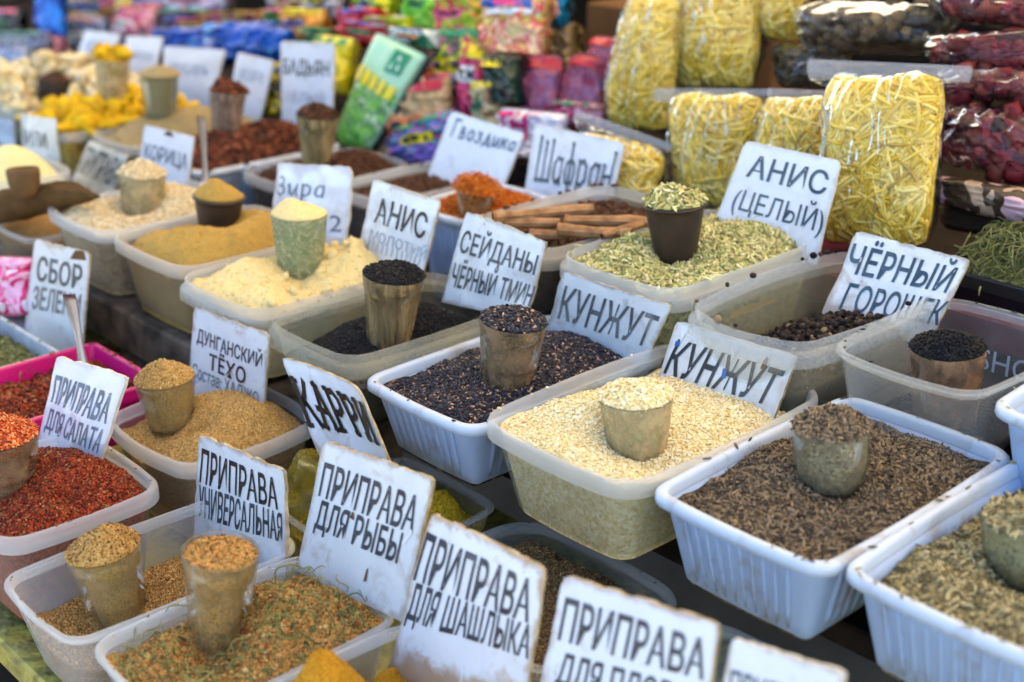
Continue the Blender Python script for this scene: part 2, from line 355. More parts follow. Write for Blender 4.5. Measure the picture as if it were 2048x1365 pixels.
def tub(name, label, T, style, mats, group='plastic tubs and trays of spice'):
    body_m, rim_m = mats; d, tp = T.depth, T.taper
    e = empty(name, T.org); tag(e, label, 'tub', group)
    wall = 0.0016
    if style == 'seal':      # tall see-through tub: upright lip, groove, tamper band hanging outside
        lipb = 0.011; ins0 = 0.0075
        rim = [(ins0, -0.013), (0.0045, -0.012), (0.004, -0.001), (0.0032, 0), (0.0022, -0.0008), (0.0022, -lipb), (-0.0028, -lipb - 0.001), (-0.0036, -lipb - 0.003), (-0.0036, -0.027), (-0.002, -0.0275), (-0.002, -0.014), (ins0 - 0.001, -0.0138)]
    elif style == 'thick':   # heavy rounded rim
        ins0 = 0.007
        rim = [(ins0, -0.012), (0.0055, -0.003), (0.0045, -0.0005), (0.002, 0), (-0.001, -0.001), (-0.002, -0.004), (-0.002, -0.017), (-0.0005, -0.0185), (0.001, -0.0175), (0.001, -0.013), (ins0 - 0.001, -0.0128)]
    elif style == 'thin':    # takeaway tub: thin turned lip
        ins0 = 0.0065
        rim = [(ins0, -0.010), (0.0058, -0.009), (0.0048, -0.0008), (0.003, 0), (0.0005, -0.0004), (-0.0004, -0.002), (-0.0004, -0.0055), (0.0008, -0.006), (0.0018, -0.0045), (0.0040, -0.0045), (0.0052, -0.010), (ins0 - 0.001, -0.0112)]
    else:                    # ribbed tray: broad rolled lip
        ins0 = 0.0105
        rim = [(ins0, -0.012), (0.0098, -0.004), (0.0085, -0.0008), (0.006, 0.0), (0.002, -0.0006), (-0.0008, -0.0035), (-0.0012, -0.010), (0, -0.0105), (0.0012, -0.004), (0.0045, -0.0024), (0.0075, -0.005), (0.0088, -0.013), (ins0 - 0.001, -0.0135)]
    zi = rim[0][1]
    def ins(z): return ins0 + tp * min(1, max(0, (zi - z) / (d + zi))) ** 1.0
    zs = np.linspace(zi - 0.0005, -d + 0.012, 8)
    rb = [(ins(-d) + 0.016, -d + 0.0022), (ins(-d) + 0.006, -d + 0.004)]
    prof = rb + [(ins(z), z) for z in zs[::-1]] + [(ins(z) - wall, z - 0.0008) for z in zs] + [(ins(-d) + 0.005 - wall, -d + 0.0032), (ins(-d) + 0.015, -d)]
    V, Fs = loops(T, prof); A = Acc(); A.add(V, Fs)
    if style == 'ribbed':    # pressed ribs down the walls
        for side in range(4):
            L = T.hx if side % 2 else T.hy; k = int((2 * L - 0.05) / 0.0155)
            for q in range(k + 1):
                s0 = -L + T.r + 0.012 + (2 * L - 2 * T.r - 0.024) * q / k; P = []
                for z in np.linspace(-0.016, -d + 0.016, 5):
                    off = ins(z) - wall + 0.0002; s = s0 * (L - off - T.r + .6 * off) / (L - T.r); bw = T.bow * (1 - (s / L) ** 2) * (1 - 0.5 * (-z) / d)
                    x, y = {0: (-(T.hx - off + bw), s), 1: (s, -(T.hy - off + bw)), 2: (T.hx - off + bw, s), 3: (s, T.hy - off + bw)}[side]
                    p = T.R @ np.array([x, y]) + T.c; P.append((p[0], p[1], T.zr + z))
                v, f = tube(P, np.array([0.0014, 0.0028, 0.0031, 0.0031, 0.0014]), 6); A.add(v, f)
        foot = [(ins(-d) + 0.0005, -d + 0.014), (ins(-d) - 0.002, -d + 0.011), (ins(-d) - 0.001, -d + 0.007), (ins(-d) + 0.004, -d + 0.004)]
        v, f = loops(T, foot, False, False); A.add(v, f)
    V, Fs = A.get(); build('tub_body', V, Fs, body_m, org=T.org, parent=e)
    A = Acc(); V, Fs = loops(T, rim + [rim[0]], False, False); A.add(V, Fs)
    if style == 'seal':
        for side in range(4):
            L = T.hx if side % 2 else T.hy
            for s in np.arange(-L + 0.03, L - 0.025, 0.0145):
                bw = T.bow * (1 - (s / L) ** 2); o2 = 0.0038 + bw
                x, y = {0: (-(T.hx + o2), s), 1: (s, -(T.hy + o2)), 2: (T.hx + o2, s), 3: (s, T.hy + o2)}[side]
                p = T.R @ np.array([x, y]) + T.c
                P = [(p[0], p[1], T.zr - 0.014), (p[0], p[1], T.zr - 0.0265)]; v, f = tube(P, 0.0006, 5); A.add(v, f)
    V, Fs = A.get(); build('rim', V, Fs, rim_m, org=T.org, parent=e)
    T.ins = ins; T.obj = e; return T
def foot(rim_px, wpx, bot_px, D=0.073):
    d = F * D / wpx; rim = atd(*rim_px, d); q = ray(*bot_px); return rim, CAM + q * ((rim - CAM) @ hd) / (q @ hd)
def heap(name, label, T, level, dome, mats, seeds=(), bumps=(), nz=(0.004, 22), peak=(0, 0), seed=1, cups=(), cat='spice', power=2.0, spill=26, slope=(0, 0)):
    rng = np.random.default_rng(seed)
    ins = T.ins(level) + 0.0006; hx, hy = T.hx - ins, T.hy - ins
    fix = []; ex = []
    def H(x, y):
        u = np.abs((x - peak[0] * hx * (1 - np.abs(x / hx))) / hx); v = np.abs((y - peak[1] * hy * (1 - np.abs(y / hy))) / hy)
        m = np.clip((u ** 3 + v ** 3) ** (1 / 3), 0, 1.05)
        z = level + dome * (1 - m ** power) + slope[0] * x + slope[1] * y
        for bx, by, a, s in bumps: z = z + a * np.exp(-((x - bx) ** 2 + (y - by) ** 2) / s ** 2)
        z = z + nz[0] * 2 * fbm(x * nz[1], y * nz[1], seed)
        for bx, by, a, s in fix: z = z + a * np.exp(-((x - bx) ** 2 + (y - by) ** 2) / s ** 2)
        return np.maximum(z, -T.depth + 0.006)
    for rim_px, wpx, bot_px, D in cups:          # spice lies level with the visible foot of each glass
        base = foot(rim_px, wpx, bot_px, D)[1]; fr = base - hd * D * 0.38
        p = (fr[:2] - T.c) @ T.R; dz = fr[2] - T.zr - float(H(np.array([p[0]]), np.array([p[1]]))[0])
        fix.append((p[0], p[1], dz, 0.046)); ex.append((base[0], base[1], D * 0.36))
    O = rrect(hx, hy, max(T.r - ins * 0.6, 0.006), nc=9, ne=21, bow=T.bow * 0.6); n = len(O); K = 46
    ss = np.linspace(0, 1, K) ** 0.85; ss[0] = 0.004
    R = [np.column_stack([O * s, H(O[:, 0] * s, O[:, 1] * s)]) for s in ss]
    top = R[-1]; zb = -T.depth + 0.0055
    for q in (0.15, 0.4, 0.7, 1.0):
        z = top[:, 2] * (1 - q) + zb * q; zm = float(z.mean()); i2 = T.ins(zm) + 0.0006
        o2 = rrect(T.hx - i2, T.hy - i2, max(T.r - i2 * 0.6, 0.006), nc=9, ne=21, bow=T.bow * 0.6); R.append(np.column_stack([o2, z]))
    V = np.concatenate(R); Fs = [ringquads(n, len(R) - 1)]; mi = [0]
    tow = lambda P: np.column_stack([P[:, :2] @ T.R.T + T.c, P[:, 2] + T.zr])
    A = Acc(); A.add(tow(V), Fs)
    for tm, cnt, size, slot, tilt, sink in seeds:
        x = rng.uniform(-hx, hx, cnt * 2); y = rng.uniform(-hy, hy, cnt * 2)
        ok = ((np.abs(x) / (hx - 0.001)) ** 6 + (np.abs(y) / (hy - 0.001)) ** 6) < 1
        for cx_, cy_, r_ in ex:
            p = (np.array([cx_, cy_]) - T.c) @ T.R; ok &= (x - p[0]) ** 2 + (y - p[1]) ** 2 > r_ ** 2
        x, y = x[ok][:cnt], y[ok][:cnt]; e = 0.0012
        nx = -(H(x + e, y) - H(x - e, y)) / (2 * e); ny = -(H(x, y + e) - H(x, y - e)) / (2 * e)
        nr = np.column_stack([nx, ny, np.ones_like(nx)]); nr /= np.linalg.norm(nr, axis=1)[:, None]
        z = H(x, y) + (rng.random(len(x)) * 1.0 - sink) * size[2]
        tms = tm if isinstance(tm, list) else [tm]
        for k, t1 in enumerate(tms):
            sel = np.arange(len(x)) % len(tms) == k
            v, f = scatter(t1, np.column_stack([x, y, z])[sel], nr[sel], size, rng, tilt)
            A.add(tow(v), [f]); mi.append(slot)
    if seeds and spill:
        tm, cnt, size, slot, tilt, sink = seeds[0]; tm = tm[0] if isinstance(tm, list) else tm
        O2 = rrect(T.hx - 0.004, T.hy - 0.004, T.r, nc=9, ne=21, bow=T.bow); k = rng.integers(0, len(O2), spill); k2 = (k + 1) % len(O2); tt = rng.random((spill, 1))
        p = O2[k] * tt + O2[k2] * (1 - tt) + rng.normal(0, 0.0012, (spill, 2))
        v, f = scatter(tm, np.column_stack([p, np.full(spill, size[2] * 0.45 + 0.0002)]), np.repeat([[0, 0, 1.0]], spill, 0), np.array(size) * 0.9, rng, 0.15); A.add(tow(v), [f]); mi.append(slot)
    V, Fs = A.get()
    o = build(name, V, Fs, mats, mi, True, T.org + np.array([0, 0, 0.001])); tag(o, label, cat, 'heaps of spice in the tubs'); T.H = H; return o

# ------------------------------------------------------------------ cups
def cup(label, rim_px, wpx, bot_px, wb, style, mat, fill_label, fmats, D=0.073, H=None, dome=0.012, seeds=(), full=0.0, seed=3, name='drinking_glass', fillname='spice_scoop', cat='glass', over=0.0, rag=0.0015, fn=12):
    rng = np.random.default_rng(seed); d = F * D / wpx
    rim = atd(*rim_px, d); q = ray(*bot_px); t = ((rim - CAM) @ hd) / (q @ hd); bot = CAM + q * t
    ax = unit(rim - bot); vis = np.linalg.norm(rim - bot); Ht = H if H else vis * 1.12
    org = rim - ax * Ht; rt = D / 2; rb0 = rt * wb / wpx; rb = rt - (rt - rb0) * Ht / vis
    xa = unit(np.cross(ax, np.array([0.3, 0.9, 0.1]))); ya = np.cross(ax, xa)
    tow = lambda P: org + P[:, 0:1] * xa + P[:, 1:2] * ya + P[:, 2:3] * ax
    N = 64; th = np.linspace(0, 2 * np.pi, N, endpoint=False)
    def ring(r, z, fl=0.0):
        rr = r * (1 - fl * np.abs(np.cos(fn * th / 2)) ** 1.5) if fl else np.full(N, r)
        return np.column_stack([rr * np.cos(th), rr * np.sin(th), np.full(N, z)])
    R = lambda z: rb + (rt - rb) * z / Ht
    wl = 0.0017; base = 0.006; prof = []
    if style == 'bowl':
        R = lambda z: rt * (0.60 + 0.40 * min(1, max(0, (z - 0.004) / (0.45 * Ht))) ** 0.5) if z > 0.004 else rt * 0.62
        prof = [(0.001, 0, 0), (rt * 0.56, 0, 0), (rt * 0.62, 0.002, 0), (rt * 0.60, 0.004, 0)] + [(R(z), z, 0) for z in np.linspace(0.006, Ht - 0.001, 14)] + [(rt - wl * .5, Ht, 0)]
    elif style == 'flute':   # faceted tea glass: plain band at the mouth
        z1 = Ht - 0.014; prof = [(0.001, 0, 0), (rb * 0.95, 0, 0.05), (rb, 0.002, 0.14)] + [(R(z) * 0.985, z, 0.15) for z in np.linspace(0.004, z1 - 0.004, 10)] + [(R(z1), z1, 0), (R(z1) * 1.015, z1 + 0.002, 0), (R(z1) * 1.0, z1 + 0.004, 0), (R(z1 + .006), z1 + 0.0055, 0), (rt, Ht - 0.0012, 0), (rt - wl * .5, Ht, 0)]
    elif style == 'half':    # plain above, fluted below a step
        z1 = Ht * 0.33; prof = [(0.001, 0, 0), (rb * 0.93, 0, 0.03), (rb * 0.96, 0.002, 0.10)] + [(R(z) * 0.965, z, 0.10) for z in np.linspace(0.004, z1 - 0.002, 7)] + [(R(z1) * 0.985, z1, 0.03), (R(z1 + .0015), z1 + 0.0015, 0)] + [(R(z), z, 0) for z in np.linspace(z1 + 0.004, Ht - 0.0015, 8)] + [(rt - wl * .5, Ht, 0)]
    else:
        prof = [(0.001, 0, 0), (rb * 0.95, 0, 0), (rb, 0.0015, 0)] + [(R(z), z, 0) for z in np.linspace(0.003, Ht - 0.0015, 10)] + [(rt - wl * .5, Ht, 0)]
        if style == 'lip': prof[-2:] = [(rt + 0.0003, Ht - 0.004, 0), (rt + 0.002, Ht - 0.0035, 0), (rt + 0.002, Ht - 0.0005, 0), (rt, Ht, 0)]
    Rin = lambda z: max(R(z) - wl - (0.0055 if style in ('flute', 'half') and z < Ht * 0.75 else 0.0), 0.004)
    inner = [(Rin(z), z, 0) for z in np.linspace(Ht - 0.001, base, 9)] + [(0.001, base, 0)]
    rings = [ring(r, z, fl) for r, z, fl in prof + inner]
    V = np.concatenate(rings); o = build(name, tow(V), [ringquads(N, len(rings) - 1)], mat, org=org); tag(o, label, cat, 'measuring glasses standing in the spices')
    o_cup = o
    if fill_label:
        zt = Ht - full
        Rf = lambda z: Rin(z) - 0.0005
        fr = [(0.001, base + 0.0006)] + [(Rf(z), z) for z in np.linspace(base + 0.0006, zt, 10)]
        rings = [ring(r, z) for r, z in fr]
        re = Rf(zt) + (rt + over - Rf(zt)) * (1 if full < 0.003 else 0)
        ov = 0.0014 if full < 0.003 else 0.0; lop = rng.uniform(-0.45, 0.45, 2)
        def hz(x, y):
            r = np.sqrt(x * x + y * y) / re; r2 = np.sqrt((x - re * lop[0] * np.clip(1 - r, 0, 1)) ** 2 + (y - re * lop[1] * np.clip(1 - r, 0, 1)) ** 2) / re
            return zt + ov + dome * np.clip(1 - r2 ** 1.5, 0, 1) + (rag * 2.2 * fbm(x * 90, y * 90, seed) + rag * fbm(x * 300, y * 300, seed + 5)) * np.clip(2.2 - 2 * r, 0.1, 1)
        for s in np.linspace(1, 0.02, 16):
            g = ring(re * s, 0); g[:, 2] = hz(g[:, 0], g[:, 1]); rings.append(g)
        A = Acc(); A.add(tow(np.concatenate(rings)), [ringquads(N, len(rings) - 1)]); mi = [0]
        for tm, cnt, size, slot, tilt, sink in seeds:
            r = re * np.sqrt(rng.random(cnt)) * 1.0; a = rng.random(cnt) * 2 * np.pi; x, y = r * np.cos(a), r * np.sin(a); e = 0.001
            nr = np.column_stack([-(hz(x + e, y) - hz(x - e, y)) / (2 * e), -(hz(x, y + e) - hz(x, y - e)) / (2 * e), np.ones(cnt)]); nr /= np.linalg.norm(nr, axis=1)[:, None]
            P = np.column_stack([x, y, hz(x, y) + (rng.random(cnt) - sink) * size[2]])
            tms = tm if isinstance(tm, list) else [tm]
            for k, t1 in enumerate(tms):
                sel = np.arange(cnt) % len(tms) == k
                v, f = scatter(t1, P[sel], nr[sel], size, rng, tilt); A.add(tow(v), [f]); mi.append(slot)
        V, Fs = A.get(); o = build(fillname, V, Fs, fmats, mi, True, org + ax * base); tag(o, fill_label, 'spice', 'scoops of spice in the glasses')
    return org, rb

# ------------------------------------------------------------------ price cards
_tc = {}
def text_mesh(body, bold):
    k = (body, bold)
    if k in _tc: return _tc[k]
    c = bpy.data.curves.new('text', 'FONT'); c.body = body; c.offset = bold; c.resolution_u = 3; c.space_character = 1.0 + bold * 2
    o = bpy.data.objects.new('text', c); COL.objects.link(o); bpy.context.view_layer.update()
    me = bpy.data.meshes.new_from_object(o.evaluated_get(bpy.context.evaluated_depsgraph_get()))
    import bmesh
    bm = bmesh.new(); bm.from_mesh(me)
    xs = [v.co.x for v in bm.verts]; x0, x1 = min(xs), max(xs)
    for x in np.linspace(x0, x1, max(6, len(body) * 2))[1:-1]:
        bmesh.ops.bisect_plane(bm, geom=bm.verts[:] + bm.edges[:] + bm.faces[:], plane_co=(x, 0, 0), plane_no=(1, 0, 0))
    ys = [v.co.y for v in bm.verts]
    for y in np.linspace(min(ys), max(ys), 9)[1:-1]:
        bmesh.ops.bisect_plane(bm, geom=bm.verts[:] + bm.edges[:] + bm.faces[:], plane_co=(0, y, 0), plane_no=(0, 1, 0))
    bmesh.ops.triangulate(bm, faces=bm.faces[:])
    bm.verts.index_update()
    V = np.array([v.co[:2] for v in bm.verts]); Fa = np.array([[v.index for v in f.verts] for f in bm.faces]); bm.free()
    bpy.data.objects.remove(o); bpy.data.meshes.remove(me); bpy.data.curves.remove(c)
    lo, hi = V.min(0), V.max(0); V = (V - lo) / (hi - lo); _tc[k] = (V, Fa); return V, Fa
GLY = {  # brush letters: strokes in a unit box, with slab ends
 'К': [[(.1, 0), (.12, 1)], [(.85, 1), (.55, .7), (.14, .45)], [(.3, .55), (.6, .3), (.9, 0)]],
 'А': [[(.0, 0), (.42, 1)], [(.42, 1), (.9, 0)], [(-.1, .42), (.72, .36)]],
 'Р': [[(.12, 0), (.12, 1)], [(.12, .95), (.6, .98), (.85, .8), (.8, .55), (.5, .42), (.12, .45)]],
 'И': [[(.1, 0), (.1, 1)], [(.88, 0), (.88, 1)], [(.14, .1), (.84, .9)]],
 'Ш': [[(.06, .02), (.1, 1)], [(.48, .02), (.52, .92)], [(.9, .02), (.96, .98)], [(.02, .03), (.96, .03)]],
 'а': [[(.85, .6), (.82, 0)], [(.8, .55), (.45, .62), (.15, .45), (.12, .15), (.4, 0), (.8, .12)]],
 'ф': [[(.5, -.25), (.5, 1.0)], [(.5, .6), (.15, .52), (.05, .3), (.15, .06), (.5, 0), (.85, .06), (.95, .3), (.85, .52), (.5, .6)]],
 'р': [[(.15, -.3), (.15, .62)], [(.15, .55), (.55, .64), (.85, .5), (.85, .15), (.5, 0), (.15, .08)]],
 'н': [[(.12, 0), (.12, .62)], [(.85, -.1), (.95, 1.0)], [(.12, .32), (.88, .34)]],
 'З': [[(.15, .9), (.5, 1), (.8, .8), (.7, .55), (.4, .5)], [(.4, .5), (.85, .4), (.9, .12), (.5, -.05), (.05, .12)]],
 'и': [[(.1, .6), (.12, .08), (.4, 0), (.8, .55)], [(.8, .6), (.82, .05), (.98, 0)]],
 'Г': [[(.15, 0), (.2, 1)], [(.05, .95), (.95, 1.0)]],
 'в': [[(.15, 0), (.2, .65), (.6, .62), (.65, .4), (.25, .33), (.75, .3), (.8, .05), (.15, 0)]],
 'о': [[(.5, .62), (.15, .45), (.15, .12), (.5, 0), (.85, .14), (.85, .46), (.5, .62)]],
 'з': [[(.15, .55), (.5, .64), (.8, .5), (.4, .34)], [(.4, .34), (.88, .2), (.5, -.03), (.1, .08)]],
 'д': [[(.2, 0), (.5, .65), (.8, 0)], [(.0, -.15), (.02, 0), (.98, 0), (1, -.15)]],
 'к': [[(.12, 0), (.15, .64)], [(.85, .64), (.15, .3)], [(.4, .4), (.9, 0)]],
}
def brush(word, th, tall=None, serif=0.0, gap=0.18, seed=1):
    """heavy hand-drawn lettering as ink polygons in a unit box"""
    rng = np.random.default_rng(seed); V = []; Fq = []; x = 0.0
    def seg(p, q, t0, t1):
        p, q = np.array(p), np.array(q); d = q - p; d = d / (np.hypot(*d) + 1e-9); n = np.array([-d[1] * 0.55, d[0]]) if False else np.array([-d[1], d[0]])
        k = len(V); e = d * t0 * 0.35
        V.extend([p - e + n * t0 / 2, p - e - n * t0 / 2, q + e - n * t1 / 2, q + e + n * t1 / 2]); Fq.append((k, k + 1, k + 2, k + 3))
    for ch in word:
        if ch == ' ': x += 0.6; continue
        wd = 1.25 if ch in 'Шш' else 0.8
        for st in GLY[ch]:
            pts = [(x + a * wd, b) for a, b in st]; dd = []
            for i in range(len(pts) - 1):
                up = abs(pts[i][1] - pts[i + 1][1]) / (abs(pts[i][0] - pts[i + 1][0]) + 0.25)
                t = th * (0.75 + 0.35 * min(1, up)) * rng.uniform(0.9, 1.12); seg(pts[i], pts[i + 1], t, t * rng.uniform(0.85, 1.1))
            if serif and len(pts) == 2 and abs(pts[0][1] - pts[1][1]) > 0.5:
                for p in pts: seg((p[0] - serif, p[1]), (p[0] + serif, p[1] - 0.02), th * 0.55, th * 0.5)
        x += wd + gap
    V = np.array(V); lo, hi = V.min(0), V.max(0); V = (V - lo) / (hi - lo); Fq = np.array(Fq)
    return V, Fq, np.repeat(np.arange(len(Fq)), 4)
CARD = []
def card(label, px, x0, z0, lean, mat, edge_mat, lines, thick=0.0026, bulge=0.003, curl=0.0, seed=1, name='price_card', torn=0.012, deep=0.0):
    """px: corners TL, TR, BR, BL; the card leans back on the plane X = x0 + (z-z0)*lean; deep: how far it is stuck into the spice"""
    Q = [atx(*p, x0, z0, lean) for p in px]
    if deep:
        Q[2] = Q[2] + unit(Q[2] - Q[1]) * deep; Q[3] = Q[3] + unit(Q[3] - Q[0]) * deep
    A, B, C, D = Q
    n = unit(np.cross(B - A, D - A));  n = n if n @ (CAM - A) > 0 else -n
    rng = np.random.default_rng(seed)
    def S(u, v, off=0.0):
        u = np.asarray(u, float)[..., None]; v = np.asarray(v, float)[..., None]
        P = A * (1 - u) * (1 - v) + B * u * (1 - v) + C * u * v + D * (1 - u) * v
        w2 = bulge * 2 * fbm(u * 2.2, v * 1.8, seed, 3) + curl * (2 * u - 1) ** 2
        return P + n * (w2 + off)
    nu, nv = 73, 57
    U, Vv = np.meshgrid(np.linspace(0, 1, nu), np.linspace(0, 1, nv), indexing='ij')
    Ue, Ve = U.copy(), Vv.copy()
    for k in range(nu): Ve[k, 0] += torn * (vnoise(k * 0.3, seed * 3.1, 2) ** 2.2) * 1.6
    for k in range(nv): Ue[0, k] += torn * 0.5 * vnoise(k * 0.25, seed * 1.7, 4); Ue[-1, k] -= torn * 0.7 * vnoise(k * 0.22, seed * 2.3, 6)
    for c0 in (0, 1):                       # worn corners
        for i in range(5):
            for j in range(5 - i): ii = -1 - i if c0 else i; Ue[ii, j] += (-1 if c0 else 1) * .004 * (4 - i - j) * (j == 0 or i == 0); Ve[ii, j] += .004 * (4 - i - j) * (j == 0 or i == 0)
    f = S(Ue, Ve).reshape(-1, 3); b = S(Ue, Ve, -thick).reshape(-1, 3)
    q = gridquads(nu, nv); nn = nu * nv; idx = np.arange(nn).reshape(nu, nv)
    per = np.concatenate([idx[:, 0], idx[-1, 1:], idx[-2::-1, -1], idx[0, -2:0:-1]]); pn = np.roll(per, -1)
    side = np.stack([per, pn, pn + nn, per + nn], 1)
    sv = np.concatenate([f[per], b[per]]); m = len(per); i = np.arange(m); j = (i + 1) % m
    V = np.concatenate([f, b, sv]); uv = np.concatenate([np.column_stack([U.ravel(), Vv.ravel()])] * 2 + [np.column_stack([U.ravel()[per], Vv.ravel()[per]])] * 2)
    org = (C + D) / 2
    o = build(name, V, [q, q[:, ::-1] + nn, np.stack([i, j, j + m, i + m], 1) + 2 * nn], [mat, edge_mat], [0, 0, 1], True, org, uv=uv)
    tag(o, label, 'price card', 'price cards stuck into the spices')
    for ln in lines:
        kind, body, box, im = ln[:4]; opt = ln[4] if len(ln) > 4 else {}
        u0, v0, u1, v1 = box; lay = 0.0007
        if kind == 't':
            P, Fa = text_mesh(body, opt.get('bold', 0.012)); up = np.zeros(len(P))
        elif kind == 'b':
            P, Fa, li = brush(body, opt.get('th', 0.16), serif=opt.get('serif', 0.0), seed=seed); up = li * 0.00003
        else:
            P, Fa = np.array([(0, 0), (1, 0), (1, 1), (0, 1)], float), np.array([[0, 1, 2, 3]]); up = np.zeros(4); lay = 0.0009
            if 'poly' in opt: P = np.array(opt['poly'], float); Fa = np.array([[0, i, i + 1] for i in range(1, len(P) - 1)]); up = np.zeros(len(P))
        sl = opt.get('slant', 0.0); dr = opt.get('drop', 0.0)
        u = u0 + (u1 - u0) * P[:, 0] + sl * (P[:, 1] - 0.5) * (v1 - v0); v = v1 + (v0 - v1) * P[:, 1] + dr * P[:, 0]
        if deep:
            hl = np.linalg.norm(A - D); v = v * (hl - deep) / hl
        Vt = S(u, v) + n * (lay + up)[:, None]
        build('lettering' if kind != 'p' else opt.get('name', 'tape_patch'), Vt, [Fa], im, org=org, parent=o)
    return S

# ------------------------------------------------------------------ the setting
g = build('ground', *(lambda b: (b[0], b[1]))(boxg(-60, 60, -60, 60, -0.2, 0.0)), plain('paving', (0.30, 0.27, 0.23), 0.9, 0.2, 0.3, 6), smooth=False); g['kind'] = 'structure'
wood_dark = plain('wood_dark', '2a221c', 0.85, 0.1, 0.55, 18, 0.5)
wood_grey = plain('wood_grey', '5a4e44', 0.85, 0.2, 0.5, 22, 0.6)
card_brown = plain('cardboard', '6b4c2c', 0.85, 0.15, 0.3, 8, 0.2)
yellow_paint = pattern('yellow_paint', ['8c8230', '9a8e38', 'a59a44', '8e8434', '6c6430'], 12, 0.6, 'LINEAR', 1.4)
black_cloth = plain('black_cloth', '0e0e10', 0.9, 0.08, 0.4, 14)
maroon_cloth = plain('maroon_cloth', '5a1024', 0.85, 0.2, 0.4, 14)
unseen_canopy_m, cnt_, cno_ = newmat('unseen_canopy_cloth'); cb_ = bsdf(cnt_, 0.9, 0.1); cb_.inputs['Base Color'].default_value = lin('b8a888'); ct_ = nd(cnt_, 'ShaderNodeBsdfTranslucent'); ct_.inputs[0].default_value = lin('f2e4cc'); cm_ = nd(cnt_, 'ShaderNodeMixShader'); cm_.inputs[0].default_value = 0.8
cnt_.links.new(cb_.outputs[0], cm_.inputs[1]); cnt_.links.new(ct_.outputs[0], cm_.inputs[2]); cnt_.links.new(cm_.outputs[0], cno_.inputs[0])
g = build('canopy', *(lambda b: (b[0], b[1]))(boxg(0.62, 5.0, -6, 10, 2.9, 2.91)), unseen_canopy_m, smooth=False); g['kind'] = 'structure'     # unseen awning added over the stall to shade it and warm its top light
def slab(name, label, cat, b, m, group=None, bev=0.003):
    x0, x1, y0, y1, z0, z1 = b; T = tub_frame(x0, x1, y0, y1, z1, z1 - z0, r=0.006, bow=0.0)
    V, Fs = loops(T, [(bev, -T.depth), (0, -T.depth + bev), (0, -bev), (bev, 0)])
    o = build(name, V, Fs, m, smooth=False, org=((x0 + x1) / 2, (y0 + y1) / 2, z0)); tag(o, label, cat, group); return o
slab('table_board', 'yellow painted board with worn edge under the front row of tubs', 'board', (0.424, 0.98, -0.6, 3.2, 0.712, 0.745), yellow_paint)
slab('table_skirt', 'black cloth hanging below the yellow board', 'cloth', (0.46, 0.475, -0.6, 3.2, 0.005, 0.71), black_cloth)
beam_wood = plain('beam_wood', '6e6052', 0.85, 0.15, 0.5, 24, 0.6, '3c3229')
slab('wooden_beam', 'dark weathered beam carrying the pale powder tubs', 'beam', (0.828, 0.90, 1.15, 2.6, 0.806, 0.868), beam_wood, 'rough beams between the tiers')
slab('wooden_beam', 'short greyer beam end lying under the dark beam', 'beam', (0.832, 0.93, 1.42, 1.72, 0.748, 0.80), wood_grey, 'rough beams between the tiers')
slab('shelf_board', 'dark board under the middle row of tubs and trays', 'board', (0.915, 1.125, -0.6, 3.2, 0.84, 0.866), wood_dark)
slab('shelf_board', 'dark board under the third row where peppercorns and anise stand', 'board', (1.127, 1.44, -0.6, 1.30, 0.885, 0.926), wood_dark)
slab('shelf_board', 'dark board under the far tubs of cloves and star anise', 'board', (1.127, 1.50, 1.302, 3.6, 0.80, 0.8485), wood_dark)
slab('cloth_runner', 'dark red cloth laid behind the third row under the noodle bags', 'cloth', (1.362, 1.52, 0.2, 1.06, 0.962, 1.0), maroon_cloth)
slab('shelf_board', 'dark board at the back carrying the packets and bags', 'board', (1.522, 2.6, -0.6, 2.9, 0.90, 0.955), wood_dark)
slab('shelf_board', 'low dark board at the far end under the blue hanging bag', 'board', (1.522, 2.6, 2.905, 5.5, 0.70, 0.74), wood_dark)
slab('back_panel', 'dark brown board closing the back of the stall', 'board', (2.62, 2.66, -0.6, 7.5, 0.0, 1.7), plain('dark_panel', '15110e', 0.9, 0.15, 0.5, 3))
slab('far_backdrop', 'added black counter standing beyond the white dried florets', 'backdrop', (0.9, 2.6, 5.6, 7.4, 0.005, 0.74), plain('dark_backdrop', '1c1f24', 0.5, 0.4, 0.6, 5))  # dark block put in where the background is only shaded

# ------------------------------------------------------------------ tub materials
pp = clear('milky_plastic', 0.11, 'e8eef2', 0.3, 'a08c50', 0.5)
pp_rim = clear('milky_rim', 0.26, 'eef3f7', 0.25, 'a8946a', 0.35)
pp_y = clear('yellowed_plastic', 0.05, 'd6d2b4', 0.3, '9a8440', 0.6)
pp_rim_y = clear('yellowed_rim', 0.18, 'dedcc8', 0.25, 'a08c58', 0.45)
pp_clear = clear('clear_plastic', 0.04, 'dce4ea', 0.2, '8a8c90', 0.3)
pp_rim_c = clear('clear_rim', 0.16, 'e2e8ec', 0.2)
pp_dirty = clear('dirty_plastic', 0.13, 'b4a89c', 0.4, '7a6650', 0.6)
pp_rim_d = clear('dirty_rim', 0.38, 'dcdad2', 0.3, 'a08a66', 0.4)
def white_plastic(name, c='abc4e6', dirt='8a7654'):
    m, nt, o = newmat(name); b = bsdf(nt, 0.38, 0.5, Subsurface_Weight=0.0); co = objco(nt)
    f = ramp(nt, noise(nt, 17, 6, co, 0.65, 0.4), [(0, 0, 0), (0.65,) * 3], pos=[0.52, 0.70])
    nt.links.new(mixc(nt, f, c, dirt), b.inputs['Base Color']); tl = nd(nt, 'ShaderNodeBsdfTranslucent'); tl.inputs[0].default_value = lin(c)
    mx = nd(nt, 'ShaderNodeMixShader'); mx.inputs[0].default_value = 0.18; nt.links.new(b.outputs[0], mx.inputs[1]); nt.links.new(tl.outputs[0], mx.inputs[2])
    nt.links.new(mx.outputs[0], o.inputs[0]); return m
